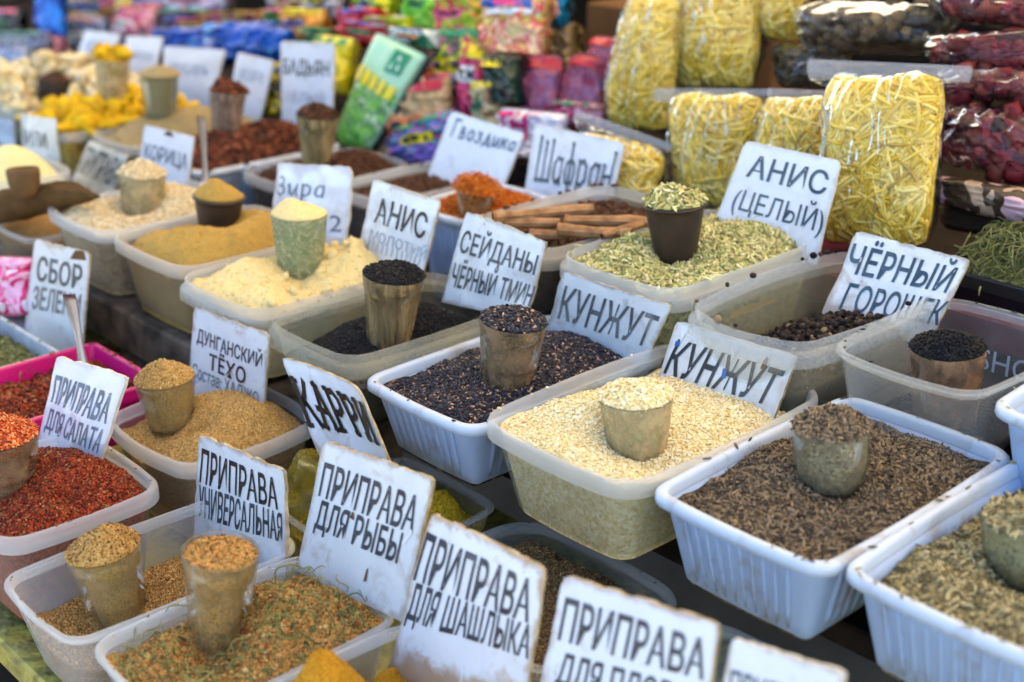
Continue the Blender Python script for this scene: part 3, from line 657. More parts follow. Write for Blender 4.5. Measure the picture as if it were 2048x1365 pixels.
wp = white_plastic('white_plastic'); wp_rim = white_plastic('white_rim', 'c8d8ea')
def spice(name, cols, cell, gcols=None, rough=0.75, bmp=0.7, interp='LINEAR', pos=None):
    return [skin(name + '_surface', cols, cell, bmp), grain(name + '_grains', gcols or cols, rough, interp=interp, pos=pos)]
sp_ses = spice('white_sesame', ['c2a868', 'd8c48a', 'e2d09c', 'ecdfb8'], 0.0034, ['d0b87c', 'e2d09a', 'ecdfb4', 'f2e8c8'], 0.5)
sp_bses = spice('black_sesame', ['101116', '1c1e26', '2c2c34', '14151a', 'a08060'], 0.0040, ['101118', '1a1c26', '282a36', '363a48', '22222c', '3a3740', '7e6658', 'b89478'], 0.28, interp='CONSTANT', pos=[0, .15, .32, .5, .64, .80, .89, .945])
sp_nig = spice('nigella', ['08090c', '12141a', '0c0d12'], 0.002, ['07080b', '0e1015', '161a20', '0a0b0e'], 0.4)
sp_cum = spice('cumin', ['1e1812', '4a3e30', '64553f', '382e24', '745f45'], 0.003, ['3e362e', '5e5244', '7a6a54', '9a8666', '443c32', '2a2520'])
sp_fen = spice('fennel', ['4a4a28', '8c8a50', 'b0aa6a', '7a7a46', '968a54'], 0.0062, ['76784a', 'a6a664', 'c6c484', 'dedaaa', 'b4a870', '929a5e', '6c6444', 'cabf86'])
sp_pep = spice('peppercorn', ['0c0a0a', '1e1a18'], 0.004, ['181412', '241f1c', '302824', '3d332c', '1c1818', '2a2226', '5c4c3c', '877358'], interp='CONSTANT', pos=[0, .16, .34, .5, .62, .76, .89, .95])
sp_mix = spice('caraway', ['3e3a28', '6e6644', '8c8058', '565036'], 0.004, ['5e583e', '8a8058', 'aca074', 'c0b68c', '484430', '746c4c'])
sp_chi = spice('chilli', ['4e140a', '8e2c12', 'b04a1e', '6e200e'], 0.002, ['3c0c06', '5e180a', '782610', '9a4420', '4a1008', 'a87444'], 0.6)
sp_dun = spice('brown_mix', ['80602e', 'ac8444', 'c09a56', '946c36'], 0.0016, ['8a6838', 'b08a4c', 'caa464', 'dcbc80', '6e5028'])
sp_f2 = spice('ground_mix', ['6a4a26', '94703a', '7c5a30', 'aa8448'], 0.0018, ['6a4c28', '986f38', 'b88c4c', 'cca564', '48341e', '8a5a2c'])
sp_f1 = spice('herb_mix', ['8e6632', 'b68846', 'c2904c', '9c723a', '6e5428'], 0.002, ['7e5a2e', 'a87c3e', 'c49850', '5a5428', 'd4b06c', '5c4222', '8e4420'])
m_leaf = grain('dry_leaf', ['5c6234', '7c7e44', '8e8c54', '4c5630', '9a8a50'], 0.7)
sp_mus = spice('mustard_powder', ['8e5e0a', 'b07c10', 'c08c1c', 'a06e0c'], 0.0014)
sp_cur = spice('curry_powder', ['7a640a', 'a88a12', 'ba9c1e', '8e760e'], 0.0016)
sp_pow = spice('pale_powder', ['c2ac6c', 'd6c284', 'decc94', 'cdb878'], 0.0012, bmp=0.35)
sp_brn = spice('tan_powder', ['8a6a26', 'a8863a', 'b4924a', '987630'], 0.0012, bmp=0.35)
sp_oat = spice('flakes', ['a08a60', 'c8b283', 'dcc9a0', 'b49c70'], 0.004, ['b49c6e', 'd6c294', 'e6d8b4', 'c4ac7c'])
sp_zir = spice('dark_cumin', ['2e2214', '4e3c24', '6a5230', '3c2e1c'], 0.002, ['4a3822', '6c5434', '8c7048', '3a2c1c', 'a88a5c'])
sp_saf = spice('orange_petal', ['8e3c0c', 'c0601a', 'd07a24', 'a84c10'], 0.003, ['a8420e', 'c8641a', 'd9822a', 'e09a3c', '8c300c'])
sp_clo = spice('clove', ['1e120c', '3a2418', '4e3222', '2a1a10'], 0.004, ['2c1a12', '4a2e1e', '6a4630', '3a241a'])
sp_sta = spice('star_anise', ['2c140c', '52281a', '6e3c28', '3c1c12'], 0.006, ['2a140e', '4a2416', '6e3824', '341a10', 'a05c38'])
sp_bei = spice('beige_powder', ['8c7c54', '8f7f58', 'a08f66', '837450'], 0.0016)
sp_yel = spice('yellow_chips', ['8e6c08', 'b8900c', 'c8a414'], 0.01, ['9a7406', 'cca20e', 'dcb81c', 'b48c0a'])
sp_flo = spice('pale_florets', ['a09264', 'c8ba8c', 'd8cca4'], 0.012, ['a8966a', 'cfc090', 'e6dcbc', '8a7850'])
sp_whi = spice('cream_powder', ['d0c68c', 'dcd49c'], 0.002)
sp_grn = spice('green_herb', ['3a4224', '5a6238', '6c7044', '48502c'], 0.003, ['4c5430', '6c7446', '888a58', '3c4426', '9a9a68'])
STR = [strand(i, c, 0.10) for i, c in enumerate((0.3, 0.8, 0.5))]
SLV = [strand(i, c, 0.055) for i, c in enumerate((0.1, 0.4, 0.25))]

# ------------------------------------------------------------------ middle row of tubs
G = lambda *a: a
tT1 = tub_frame(0.832, 1.13, 0.322, 0.515, 0.974, 0.10, 0.025, 0.020); tub('ribbed_tray', 'white ribbed tray of pale caraway nearest the stall corner', tT1, 'ribbed', (wp, wp_rim))
tCU = tub_frame(0.822, 1.132, 0.519, 0.709, 0.972, 0.10, 0.025, 0.020); tub('ribbed_tray', 'white ribbed tray filled with brown cumin beside the white sesame tub', tCU, 'ribbed', (wp, wp_rim))
tSE = tub_frame(0.808, 1.114, 0.716, 0.922, 0.974, 0.106, 0.038, 0.022, bow=0.004); tub('plastic_tub', 'milky thick-rimmed tub of white sesame', tSE, 'thick', (clear('sesame_tub', 0.04, 'dfe0d0', 0.3, 'a08a48', 0.35, dscale=16), pp_rim))
tBS = tub_frame(0.81, 1.11, 0.928, 1.112, 0.955, 0.09, 0.025, 0.020); tub('ribbed_tray', 'white ribbed tray full of black sesame', tBS, 'ribbed', (wp, wp_rim))
tNI = tub_frame(0.804, 1.066, 1.119, 1.295, 0.974, 0.105, 0.033, 0.018); tub('plastic_tub', 'yellowed see-through tub half full of black nigella with a fluted glass', tNI, 'seal', (pp_y, pp_rim_y))
tPO = tub_frame(0.804, 1.06, 1.304, 1.49, 0.977, 0.105, 0.033, 0.016); tub('plastic_tub', 'milky tub heaped with cream coloured powder', tPO, 'seal', (pp, pp_rim_d))
tBR = tub_frame(0.824, 1.06, 1.50, 1.70, 0.977, 0.11, 0.033, 0.016); tub('plastic_tub', 'grey dusty tub of tan powder with a dark brown cup', tBR, 'thick', (pp_dirty, pp_rim_d))
tOA = tub_frame(0.822, 1.06, 1.708, 1.896, 0.977, 0.11, 0.033, 0.016); tub('plastic_tub', 'dark dusty tub filled with pale flakes', tOA, 'thick', (pp_dirty, pp_rim))
tFA = tub_frame(0.80, 1.06, 1.905, 2.07, 0.925, 0.06, 0.03, 0.012); tub('plastic_tub', 'low dusty tub of brown powder under the tan sacking', tFA, 'thin', (pp_dirty, pp_rim_d))
tWH = tub_frame(0.82, 0.965, 2.075, 2.24, 0.97, 0.10, 0.03, 0.016); tub('plastic_tub', 'tub of cream powder behind the brown scoop', tWH, 'thick', (pp, pp_rim))

heap('caraway_heap', 'pale brown caraway seed filling the ribbed tray nearest the corner', tT1, -0.022, 0.012, sp_mix, [(LONG, 4500, (.0095, .0024, .0021), 1, .4, .4)], [(0.02, -0.01, 0.006, 0.03)], seed=11, nz=(.009, 28), cups=[((2050, 1030), 165, (2047, 1155), 0.068)])
heap('cumin_heap', 'brown cumin seed filling a white ribbed tray almost level', tCU, -0.012, 0.012, sp_cum, [(LONG, 8000, (.0076, .0021, .0019), 1, .45, .4)], [(0.05, 0.02, 0.006, 0.03), (-0.04, -0.03, 0.004, 0.03)], seed=12, nz=(.009, 26), cups=[((1662, 850), 154, (1660, 975), 0.069)])
heap('sesame_heap', 'white sesame seed filling the thick-rimmed tub with a hollow beside the glass', tSE, -0.017, 0.012, sp_ses, [(SES, 11000, (.0043, .0028, .0017), 1, .4, .35)], [(-0.02, 0.050, -0.020, 0.020), (-0.045, 0.035, 0.012, 0.02), (-0.05, 0.05, 0.004, 0.03)], seed=13, slope=(-0.07, 0), nz=(.008, 28), cups=[((1272, 792), 150, (1274, 898), 0.072)])
heap('black_sesame_heap', 'shiny black sesame seed with tan seeds mixed in', tBS, -0.010, 0.020, sp_bses, [(SES, 12500, (.0042, .0026, .0016), 1, .35, .35)], [(0.06, 0.0, 0.006, 0.05)], seed=14, nz=(.008, 24), cups=[((1027, 642), 137, (1014, 766), 0.0725)])
heap('nigella_heap', 'matt black nigella seed heaped around a fluted glass', tNI, -0.042, 0.034, sp_nig, [(NIG, 8000, (.0036, .0023, .0018), 1, .5, .35)], [(-0.02, -0.03, -0.006, 0.03), (0.04, -0.01, 0.012, 0.04)], seed=15, nz=(.004, 26), cups=[((788, 550), 127, (778, 692), 0.0725)])
heap('cream_powder_heap', 'lumpy cream powder heaped above its tub rim', tPO, -0.012, 0.036, sp_pow, [(CHIP, 700, (.003, .0025, .002), 0, .5, .4), (CHIP, 26, (.016, .013, .011), 0, .5, .3)], [(0.07, -0.03, 0.018, 0.025), (0.05, 0.045, 0.016, 0.02), (0.085, 0.0, 0.012, 0.018), (-0.06, 0.03, 0.010, 0.02), (-0.03, -0.04, -.008, .03)], nz=(.011, 36), seed=16, cups=[((598, 428), 113, (601, 545), 0.0715)])
heap('tan_powder_heap', 'smooth tan powder heaped around the dark brown cup', tBR, -0.014, 0.052, sp_brn, [(CHIP, 500, (.002, .002, .0015), 0, .5, .4)], [(-0.05, 0.03, -0.010, 0.02)], nz=(.013, 26), seed=17, cups=[((438, 392), 99, (437, 466), 0.069)])
heap('flake_heap', 'pale flakes heaped in a dusty tub', tOA, -0.010, 0.032, sp_oat, [(CHIP, 4500, (.0055, .004, .0018), 1, .5, .35)], seed=18, cups=[((284, 348), 95, (285, 430), 0.07)])
heap('brown_powder_heap', 'brown powder in the low tub at the stall end', tFA, -0.014, 0.03, sp_f2, [], seed=19)
heap('cream_heap', 'bright cream powder piled behind the brown scoop', tWH, -0.012, 0.05, sp_whi, [], seed=20)

# ------------------------------------------------------------------ third row
tU1 = tub_frame(1.085, 1.36, 0.352, 0.536, 1.03, 0.10, 0.03, 0.018); tub('ribbed_tray', 'white ribbed tray with stained inside beside the clear empty-looking tub', tU1, 'ribbed', (wp, wp_rim))
tN2 = tub_frame(1.086, 1.315, 0.546, 0.713, 1.033, 0.105, 0.035, 0.018, bow=0.004); tN2o = tub('takeaway_tub', 'clear thin-walled tub nearly empty with a glass of nigella inside', tN2, 'thin', (pp_clear, pp_rim_c))
tPE = tub_frame(1.060, 1.358, 0.719, 0.877, 1.037, 0.112, 0.034, 0.016, bow=0.010); tub('plastic_tub', 'yellowed see-through tub with a low layer of peppercorns', tPE, 'seal', (clear('pepper_tub', 0.08, 'd2d0bc', 0.25, '9c8a44', 0.45), pp_rim_c))
tAN = tub_frame(1.078, 1.372, 0.904, 1.088, 1.041, 0.115, 0.034, 0.014); tAN_ = tub('plastic_tub', 'milky tub heaped with green anise and marked with a yellow sticker', tAN, 'seal', (clear('anise_tub', 0.05, 'dde0d8', 0.3, '9a9060', 0.35), pp_rim))
tCI = tub_frame(1.09, 1.37, 1.112, 1.282, 1.034, 0.105, 0.035, 0.014); tub('plastic_tub', 'see-through tub with cinnamon bark laid across its top', tCI, 'seal', (pp_dirty, pp_rim_d))
tSA = tub_frame(1.185, 1.36, 1.355, 1.495, 0.995, 0.145, 0.03, 0.014); tub('ribbed_tray', 'white ribbed tray of orange petals behind the ground anise card', tSA, 'ribbed', (wp, wp_rim))
tC2 = tub_frame(1.22, 1.44, 1.59, 1.735, 0.968, 0.12, 0.03, 0.014); tub('plastic_tub', 'brown tub with a round glass beside the clove tub', tC2, 'thick', (pp_dirty, pp_rim))
tCL = tub_frame(1.20, 1.44, 1.79, 1.965, 0.95, 0.10, 0.03, 0.014); tub('plastic_tub', 'tub of dark cloves with a tall fluted glass', tCL, 'thick', (pp_dirty, pp_rim))
tST = tub_frame(1.14, 1.44, 1.985, 2.20, 0.95, 0.10, 0.03, 0.016); tub('ribbed_tray', 'grey tray of reddish star anise with a spoon standing in it', tST, 'ribbed', (wp, wp_rim))
tBE = tub_frame(1.14, 1.44, 2.215, 2.38, 0.95, 0.10, 0.03, 0.016); tub('plastic_tub', 'tub heaped with beige ground spice', tBE, 'thick', (pp_dirty, pp_rim))
tYE = tub_frame(1.10, 1.40, 2.395, 2.59, 0.95, 0.10, 0.03, 0.016); tub('plastic_tub', 'tub overflowing with bright yellow chips', tYE, 'thick', (pp_dirty, pp_rim))
tFL = tub_frame(1.12, 1.44, 2.63, 2.95, 0.95, 0.10, 0.03, 0.016); tub('plastic_tub', 'tub of pale dried florets at the far end of the row', tFL, 'thick', (pp_dirty, pp_rim))

# faint raised lettering and sticker on tubs
def wall_text(T, body, u, z0, z1, x, parent, m, name='lettering', bold=0.0, flip=1):
    P, Fa = text_mesh(body, bold)
    V = np.column_stack([np.full(len(P), x), u[0] + (u[1] - u[0]) * P[:, 0], z0 + (z1 - z0) * P[:, 1]]); build(name, V, [Fa], m, org=T.org, parent=parent, smooth=False)
wall_text(tN2, 'SHOP', (0.650, 0.570), 0.972, 0.996, 1.287, tN2.obj, plain('frosted_mark', 'b4b8c4', 0.5))
st_m = plain('sticker_yellow', 'd0a418', 0.4, 0.4, 0.1, 60)
V, Fs = boxg(1.20, 1.285, 0.9105, 0.9112, 0.975, 1.0); tr = tAN.obj
V[:, 1] = np.where(V[:, 1] < 0.911, 0.9165 + 0.0, 0.9172); V[:, 1] -= 0.0045 - 0.010 * 0; 
build('sticker', V + np.array([0, 0.0045, 0]), Fs, st_m, smooth=False, org=tAN.org, parent=tr)
P, Fa = text_mesh('1кg', 0.03)
build('lettering', np.column_stack([1.225 + 0.03 * P[:, 0], np.full(len(P), 0.9159), 0.983 + 0.012 * P[:, 1]]), [Fa], plain('sticker_ink', '2a2a20'), org=tAN.org, parent=tr, smooth=False)

heap('caraway_remains', 'thin layer of pale seed in the stained ribbed tray', tU1, -0.075, 0.01, sp_mix, [(LONG, 1500, (.0062, .0016, .0015), 1, .4, .4)], seed=31)
heap('nigella_remains', 'scant black nigella on the floor of the clear thin-walled tub', tN2, -0.085, 0.010, sp_nig, [(NIG, 3500, (.0040, .0025, .0019), 1, .5, .35)], [(0.05, -0.05, 0.02, 0.04)], seed=32, cups=[((1896, 695), 149, (1890, 850), 0.0735)])
heap('peppercorn_heap', 'wrinkled black peppercorns in a low slope', tPE, -0.064, 0.012, sp_pep, [(BALL, 1250, (.0064, .0064, .0064), 1, .8, .2)], [(0.03, -0.035, 0.020, 0.06)], seed=33, slope=(0.0, -0.05))
heap('anise_heap', 'pale green anise seed heaped above the tub with a hollow by the cup', tAN, -0.006, 0.020, sp_fen, [(LONG, 4300, (.0115, .0036, .0028), 1, .45, .35), (SLV, 60, (.016, .016, .016), 1, .4, .2)], [(0.005, 0.035, -0.018, 0.022), (0.08, -0.02, 0.008, 0.03), (-0.05, 0.05, 0.006, 0.02)], seed=34, nz=(.009, 26), cups=[((1349, 404), 123, (1351, 515), 0.0715)])
heap('bark_heap', 'dark bark crumbs under the cinnamon rolls', tCI, -0.020, 0.006, sp_clo, [(CHIP, 500, (.012, .006, .004), 1, .5, .3)], seed=35)
heap('orange_petal_heap', 'orange dried petals in a white tray', tSA, -0.012, 0.018, sp_saf, [(STR, 2600, (.010, .010, .010), 1, .5, .3)], seed=36, cups=[((953, 382), 80, (945, 436), 0.056)])
heap('clove_remains', 'dark cloves in the brown tub by the round glass', tC2, -0.020, 0.012, sp_clo, [(LONG, 900, (.011, .003, .003), 1, .5, .35)], seed=37)
heap('clove_heap', 'dark brown cloves heaped around a tall fluted glass', tCL, -0.012, 0.022, sp_clo, [(LONG, 1500, (.012, .003, .003), 1, .6, .35), (CHIP, 500, (.006, .005, .005), 1, .6, .3)], [(0.08, 0, 0.012, 0.04)], seed=38, cups=[((635, 232), 86, (632, 328), 0.0715)])
heap('star_anise_heap', 'reddish brown star anise pieces in the grey tray', tST, -0.008, 0.030, sp_sta, [(CHIP, 1300, (.017, .010, .006), 1, .7, .3)], [(0.1, 0.02, 0.018, 0.06)], seed=39, nz=(.010, 24), cups=[((456, 182), 75, (452, 262), 0.0665)])
heap('beige_heap', 'beige ground spice sloping over its tub', tBE, -0.004, 0.040, sp_bei, [(CHIP, 600, (.003, .003, .002), 1, .5, .3)], seed=40, cups=[((319, 150), 78, (322, 232), 0.072)])
heap('yellow_chip_heap', 'bright yellow crinkled chips piled high', tYE, -0.012, 0.045, sp_yel, [(CHIP, 260, (.046, .036, .012), 1, 1.4, .3)], seed=41, nz=(.016, 24), cups=[((224, 118), 69, (226, 205), 0.067)])
heap('floret_heap', 'pale dried florets piled at the end of the row', tFL, -0.002, 0.060, sp_flo, [(CHIP, 420, (.036, .028, .020), 1, 1.0, .3)], seed=42, nz=(.02, 18), cups=[((108, 160), 64, (112, 232), 0.066)])

# ------------------------------------------------------------------ front rows
tF1 = tub_frame(0.421, 0.656, 0.846, 1.003, 0.85, 0.10, 0.026, 0.018); tub('takeaway_tub', 'clear tub of herb mix with green leaves at the stall front', tF1, 'thin', (pp, pp_rim))
tF2 = tub_frame(0.410, 0.66, 1.009, 1.162, 0.85, 0.10, 0.026, 0.020); tub('takeaway_tub', 'clear tub of ground mix standing on the yellow board edge', tF2, 'thin', (pp, pp_rim))
tF0 = tub_frame(0.421, 0.656, 0.690, 0.841, 0.85, 0.10, 0.026, 0.018); tub('takeaway_tub', 'clear tub with a mustard coloured mound at the stall front', tF0, 'thin', (pp_y, pp_rim))
tRE = tub_frame(0.428, 0.604, 1.176, 1.37, 0.872, 0.12, 0.03, 0.016); tub('plastic_tub', 'milky tub of red chilli flakes', tRE, 'thick', (pp_dirty, pp_rim))
tDU = tub_frame(0.640, 0.826, 1.204, 1.392, 0.868, 0.115, 0.033, 0.014, rot=1, bow=0.006); tub('plastic_tub', 'milky tub of light brown mix behind the chilli tub', tDU, 'thick', (pp_dirty, pp_rim))
tCY = tub_frame(0.702, 0.885, 0.965, 1.135, 0.83, 0.075, 0.022, 0.014); tub('takeaway_tub', 'low clear tub of yellow green curry powder', tCY, 'thin', (pp_y, pp_rim_c))
tZI = tub_frame(0.702, 0.895, 0.700, 0.935, 0.83, 0.075, 0.05, 0.014); tub('takeaway_tub', 'low grey tub of dark cumin under the white sesame tub', tZI, 'thin', (pp_clear, pp_rim_c))
tDK = tub_frame(0.70, 0.885, 0.455, 0.672, 0.83, 0.075, 0.03, 0.014); tub('takeaway_tub', 'low grey tub with almost nothing in it under the cumin tray', tDK, 'thin', (pp_clear, pp_rim_c))
heap('herb_mix_heap', 'coarse tan herb mix with dry green leaves', tF1, -0.012, 0.034, [*sp_f1, m_leaf], [(CHIP, 7000, (.0026, .002, .0016), 1, .6, .35), (CHIP, 350, (.005, .0045, .004), 1, .6, .3), (SLV, 90, (.024, .024, .024), 2, .35, .1), (LEAF, 330, (.010, .0045, .0008), 2, .5, .1)], [(0.06, -0.01, 0.014, 0.03), (-0.03, 0.0, -0.006, 0.03), (-.06, .03, .008, .02)], seed=51, nz=(.010, 34), cups=[((442, 1100), 157, (436, 1295), 0.069)])
heap('ground_mix_heap', 'brown ground mix lying low around a leaning glass', tF2, -0.046, 0.020, sp_f2, [(CHIP, 9500, (.0022, .0017, .0013), 1, .6, .35)], [(0.07, -0.01, 0.026, 0.035), (0.03, -0.045, 0.012, 0.025)], seed=52, nz=(.009, 36), cups=[((206, 1098), 150, (242, 1240), 0.0715)])
heap('mustard_heap', 'mustard yellow powder rising to a peak', tF0, -0.040, 0.016, sp_mus, [(CHIP, 2600, (.002, .0016, .0013), 1, .6, .35)], [(-0.015, 0.030, 0.042, 0.058), (0.0, 0.042, 0.036, 0.024)], seed=53, nz=(.015, 40))
heap('chilli_heap', 'coarse red chilli flakes in uneven ridges', tRE, -0.010, 0.034, sp_chi, [(CHIP, 8000, (.0042, .0030, .0014), 1, .6, .35)], [(0.03, -0.03, 0.010, 0.02), (0.0, -0.05, -0.012, 0.012), (0.065, 0.01, -0.012, 0.015), (-0.03, 0.03, -.01, .03)], seed=54, nz=(.009, 36), cups=[((-2, 872), 152, (14, 980), 0.0785)])
heap('brown_mix_heap', 'light brown coarse mix mounded around a leaning glass', tDU, -0.012, 0.034, sp_dun, [(CHIP, 6500, (.0018, .0015, .0012), 1, .6, .35)], [(0.03, -0.045, 0.014, 0.02), (-0.03, -0.02, -0.012, 0.02), (-.05, -.05, .008, .018)], seed=55, nz=(.008, 36), cups=[((329, 758), 121, (344, 858), 0.07)])
heap('curry_heap', 'clumpy yellow green curry powder', tCY, -0.022, 0.040, sp_cur, [(CHIP, 3500, (.0024, .002, .0017), 1, .6, .35)], [(0.05, -0.045, 0.014, 0.022)], seed=56, nz=(.012, 40))
heap('dark_cumin_heap', 'dark brown cumin banked along the back of the low grey tub', tZI, -0.034, 0.012, sp_zir, [(LONG, 6000, (.0040, .0012, .0011), 1, .5, .35)], [(0.045, 0.06, 0.03, 0.04), (0.06, -0.01, 0.022, 0.035), (0.0, 0.0, 0.012, 0.05)], seed=57, nz=(.010, 32))
heap('dark_remains', 'dark crumbs on the floor of the low grey tub', tDK, -0.066, 0.004, sp_zir, [(CHIP, 700, (.0024, .002, .0014), 1, .5, .3)], seed=58)

# magenta crate with chilli pods, black crate with herb
def crate(name, label, cat, b, m, wall=0.006, flare=0.012):
    x0, x1, y0, y1, z0, z1 = b; T = tub_frame(x0, x1, y0, y1, z1, z1 - z0, 0.006, flare, bow=0.0)
    V, Fs = loops(T, [(flare + wall, -T.depth + 0.005), (wall, -0.002), (wall - 0.001, 0), (0.001, 0), (0, -0.002), (0, -0.016), (0.003, -0.017), (flare, -T.depth)])
    o = build(name, V, Fs, m, smooth=False, org=T.org); tag(o, label, cat); T.ins = lambda z: wall + 0.0005 + flare * min(1, max(0, -z / T.depth)); T.obj = o; return T
mag = plain('magenta_plastic', 'c4086c', 0.35, 0.5, 0.08, 10)
blk = plain('black_plastic', '15151a', 0.4, 0.5, 0.3, 40)
tMG = crate('magenta_crate', 'bright magenta plastic crate of red chilli pieces', 'crate', (0.515, 0.742, 1.426, 1.600, 0.80, 0.872), mag)
heap('chilli_piece_heap', 'dark red dried chilli pieces in the magenta crate', tMG, -0.022, 0.012, sp_chi, [(CHIP, 2400, (.009, .006, .002), 1, .6, .35), (SLV, 25, (.03, .03, .03), 1, .3, .0)], seed=61, nz=(.010, 40))
tGH = crate('herb_crate', 'pale crate of green herb behind the magenta crate', 'crate', (0.50, 0.70, 1.612, 1.80, 0.76, 0.865), plain('pale_plastic', 'b8bcc2', 0.4))
heap('green_herb_heap', 'dull green dried herb in the pale crate', tGH, -0.02, 0.02, sp_grn, [(CHIP, 1800, (.007, .004, .002), 1, .7, .3)], seed=62, nz=(.012, 40))
tBK = crate('black_crate', 'black plastic crate of green stalks behind the peppercorn tub', 'crate', (1.385, 1.60, 0.50, 0.775, 0.958, 1.035), blk)
heap('green_stalk_heap', 'green dried stalks and leaves piled over the black crate', tBK, -0.006, 0.035, sp_grn, [(SLV, 1500, (.03, .03, .03), 1, .4, .1), (LEAF, 1400, (.012, .005, .001), 1, .6, .1)], seed=63, nz=(.014, 30))

# ------------------------------------------------------------------ glasses and cups
gl_clear = glass('dusty_glass', 'c8b080', 0.10, (0.97, 0.985, 0.98))
gl_brown = glass('brown_dust_glass', '94785a', 0.36, dscale=45)
gl_tan = glass('tan_dust_glass', 'c0ac80', 0.5, dscale=40)
gl_green = glass('green_glass', 'c8ccb4', 0.025, (0.97, 0.992, 0.972))
gl_mint = glass('mint_cup', 'bcb890', 0.34, (0.74, 0.86, 0.80), 150)
gl_flute = glass('tea_glass', '9a8058', 0.42, (0.90, 0.95, 0.93), 110, 1)
br_cup = plain('brown_cup', '382a22', 0.45, 0.45, 0.35, 30, 0.1, '241a15')
bl_cup = plain('dark_cup', '2c211c', 0.6, 0.4, 0.3, 30)
cup('dusty straight glass of white sesame in the thick-rimmed tub', (1272, 792), 150, (1274, 893), 122, 'plain', gl_tan, 'white sesame heaped over a dusty glass', sp_ses, dome=0.016, seeds=[(SES, 620, (.0047, .0031, .0019), 1, .4, .2)], seed=1, D=0.072)
cup('glass with a fluted foot standing in the black sesame', (1027, 642), 137, (1014, 758), 108, 'half', gl_brown, 'black sesame heaped in the glass with a fluted foot', sp_bses, dome=0.010, seeds=[(SES, 620, (.0047, .0030, .0019), 1, .35, .2)], seed=2, fn=22, D=0.0725)
cup('faceted tea glass in the matt black nigella', (788, 550), 127, (778, 680), 92, 'flute', gl_flute, 'black nigella mounded in the faceted tea glass', sp_nig, dome=0.011, seeds=[(NIG, 800, (.0036, .0023, .0018), 1, .5, .2)], seed=3, D=0.0725)
cup('mint green cup smeared with cream powder', (598, 428), 113, (601, 535), 92, 'plain', gl_mint, 'cream powder rounded over the mint green cup', sp_pow, dome=0.020, seed=4, rag=.0012, D=0.0715)
cup('dark brown tapered cup in the tan powder', (438, 392), 99, (437, 462), 76, 'lip', br_cup, 'tan powder heaped to a point in the dark brown cup', sp_brn, dome=0.026, seed=5, rag=.003, name='measuring_cup', cat='cup', D=0.069)
cup('dusty beige glass leaning in the pale flakes', (284, 348), 95, (285, 425), 78, 'plain', gl_tan, 'pale flakes heaped in a dusty beige glass', sp_oat, dome=0.018, seeds=[(CHIP, 500, (.0055, .004, .002), 1, .5, .2)], seed=6, D=0.07)
cup('clear glass leaning in the light brown mix', (329, 758), 121, (344, 848), 92, 'plain', gl_clear, 'light brown mix rounded over the leaning glass', sp_dun, dome=0.026, seeds=[(CHIP, 900, (.0022, .0018, .0014), 1, .6, .2)], seed=7, D=0.07)
cup('clear glass leaning in the low ground mix', (206, 1098), 150, (242, 1235), 112, 'half', gl_clear, 'ground mix rounded over the leaning front glass', sp_f2 if False else [sp_dun[0], sp_f2[1]], dome=0.028, seeds=[(CHIP, 1100, (.0024, .0019, .0014), 1, .6, .2)], seed=8, fn=1, D=0.0715)
cup('clear glass with thick fluted foot upright in the herb mix', (442, 1100), 157, (436, 1285), 108, 'half', gl_clear, 'tan herb powder filling the upright glass to its brim', [sp_f1[0], sp_f1[1]], dome=0.004, full=0.004, seeds=[(CHIP, 500, (.0024, .002, .0014), 1, .6, .3)], seed=9, fn=9, D=0.069)
cup('brown smeared glass standing in the red chilli flakes', (-2, 872), 152, (14, 972), 118, 'half', gl_brown, 'orange red chilli flakes heaped in the smeared glass', [sp_chi[0], grain('chilli_bright', ['96300f', 'c2501c', 'd87434', 'e0a066', 'a83c14'], .6)], dome=0.022, seeds=[(CHIP, 900, (.0042, .0030, .0014), 1, .6, .2)], seed=10, fn=22, D=0.0785)
cup('rounded pale green glass in the brown cumin', (1662, 850), 154, (1660, 972), 108, 'bowl', gl_green, 'brown cumin filling the rounded pale green glass', [skin('cumin_brightened', ['5e4e3c', '9a866a', '7c684e', 'b09c7c'], 0.0026, 0.25), sp_cum[1]], dome=0.014, full=0.002, seeds=[(LONG, 560, (.0076, .0021, .0019), 1, .45, .2)], seed=11, D=0.069)  # cumin surface lightened in colour to offset dim light inside the glass
cup('rounded grey green glass in the pale caraway', (2050, 1030), 165, (2047, 1155), 116, 'bowl', gl_green, 'pale caraway in the rounded grey green glass', [skin('caraway_brightened', ['7c7050', 'b0a47c', '988a64'], 0.0030, 0.25), sp_mix[1]], dome=0.012, full=0.002, seeds=[(LONG, 380, (.0095, .0024, .0021), 1, .45, .2)], seed=12, D=0.068)  # caraway surface lightened too, as little light reaches into the glass
cup('rusty looking glass inside the clear thin-walled tub', (1896, 695), 149, (1890, 830), 124, 'plain', glass('rusty_glass', '8a6a50', 0.55, dscale=38), 'black nigella piled over the rusty looking glass', sp_nig, dome=0.020, seeds=[(NIG, 900, (.0043, .0029, .0021), 1, .5, .2)], seed=13, D=0.0735)
cup('dark brown measuring cup standing in the green anise', (1349, 404), 123, (1351, 512), 84, 'lip', br_cup, 'green anise seed heaped over the measuring cup', sp_fen, dome=0.017, seeds=[(LONG, 260, (.0115, .0036, .0028), 1, .45, .1)], seed=14, name='measuring_cup', cat='cup', over=0.001, D=0.0715)
cup('small clear glass in the orange petals', (953, 382), 80, (945, 432), 66, 'plain', gl_clear, 'orange petals spilling over the small clear glass', sp_saf, dome=0.018, seeds=[(STR, 420, (.011, .011, .011), 1, .6, .1)], seed=15, over=0.006, rag=.004, D=0.056)
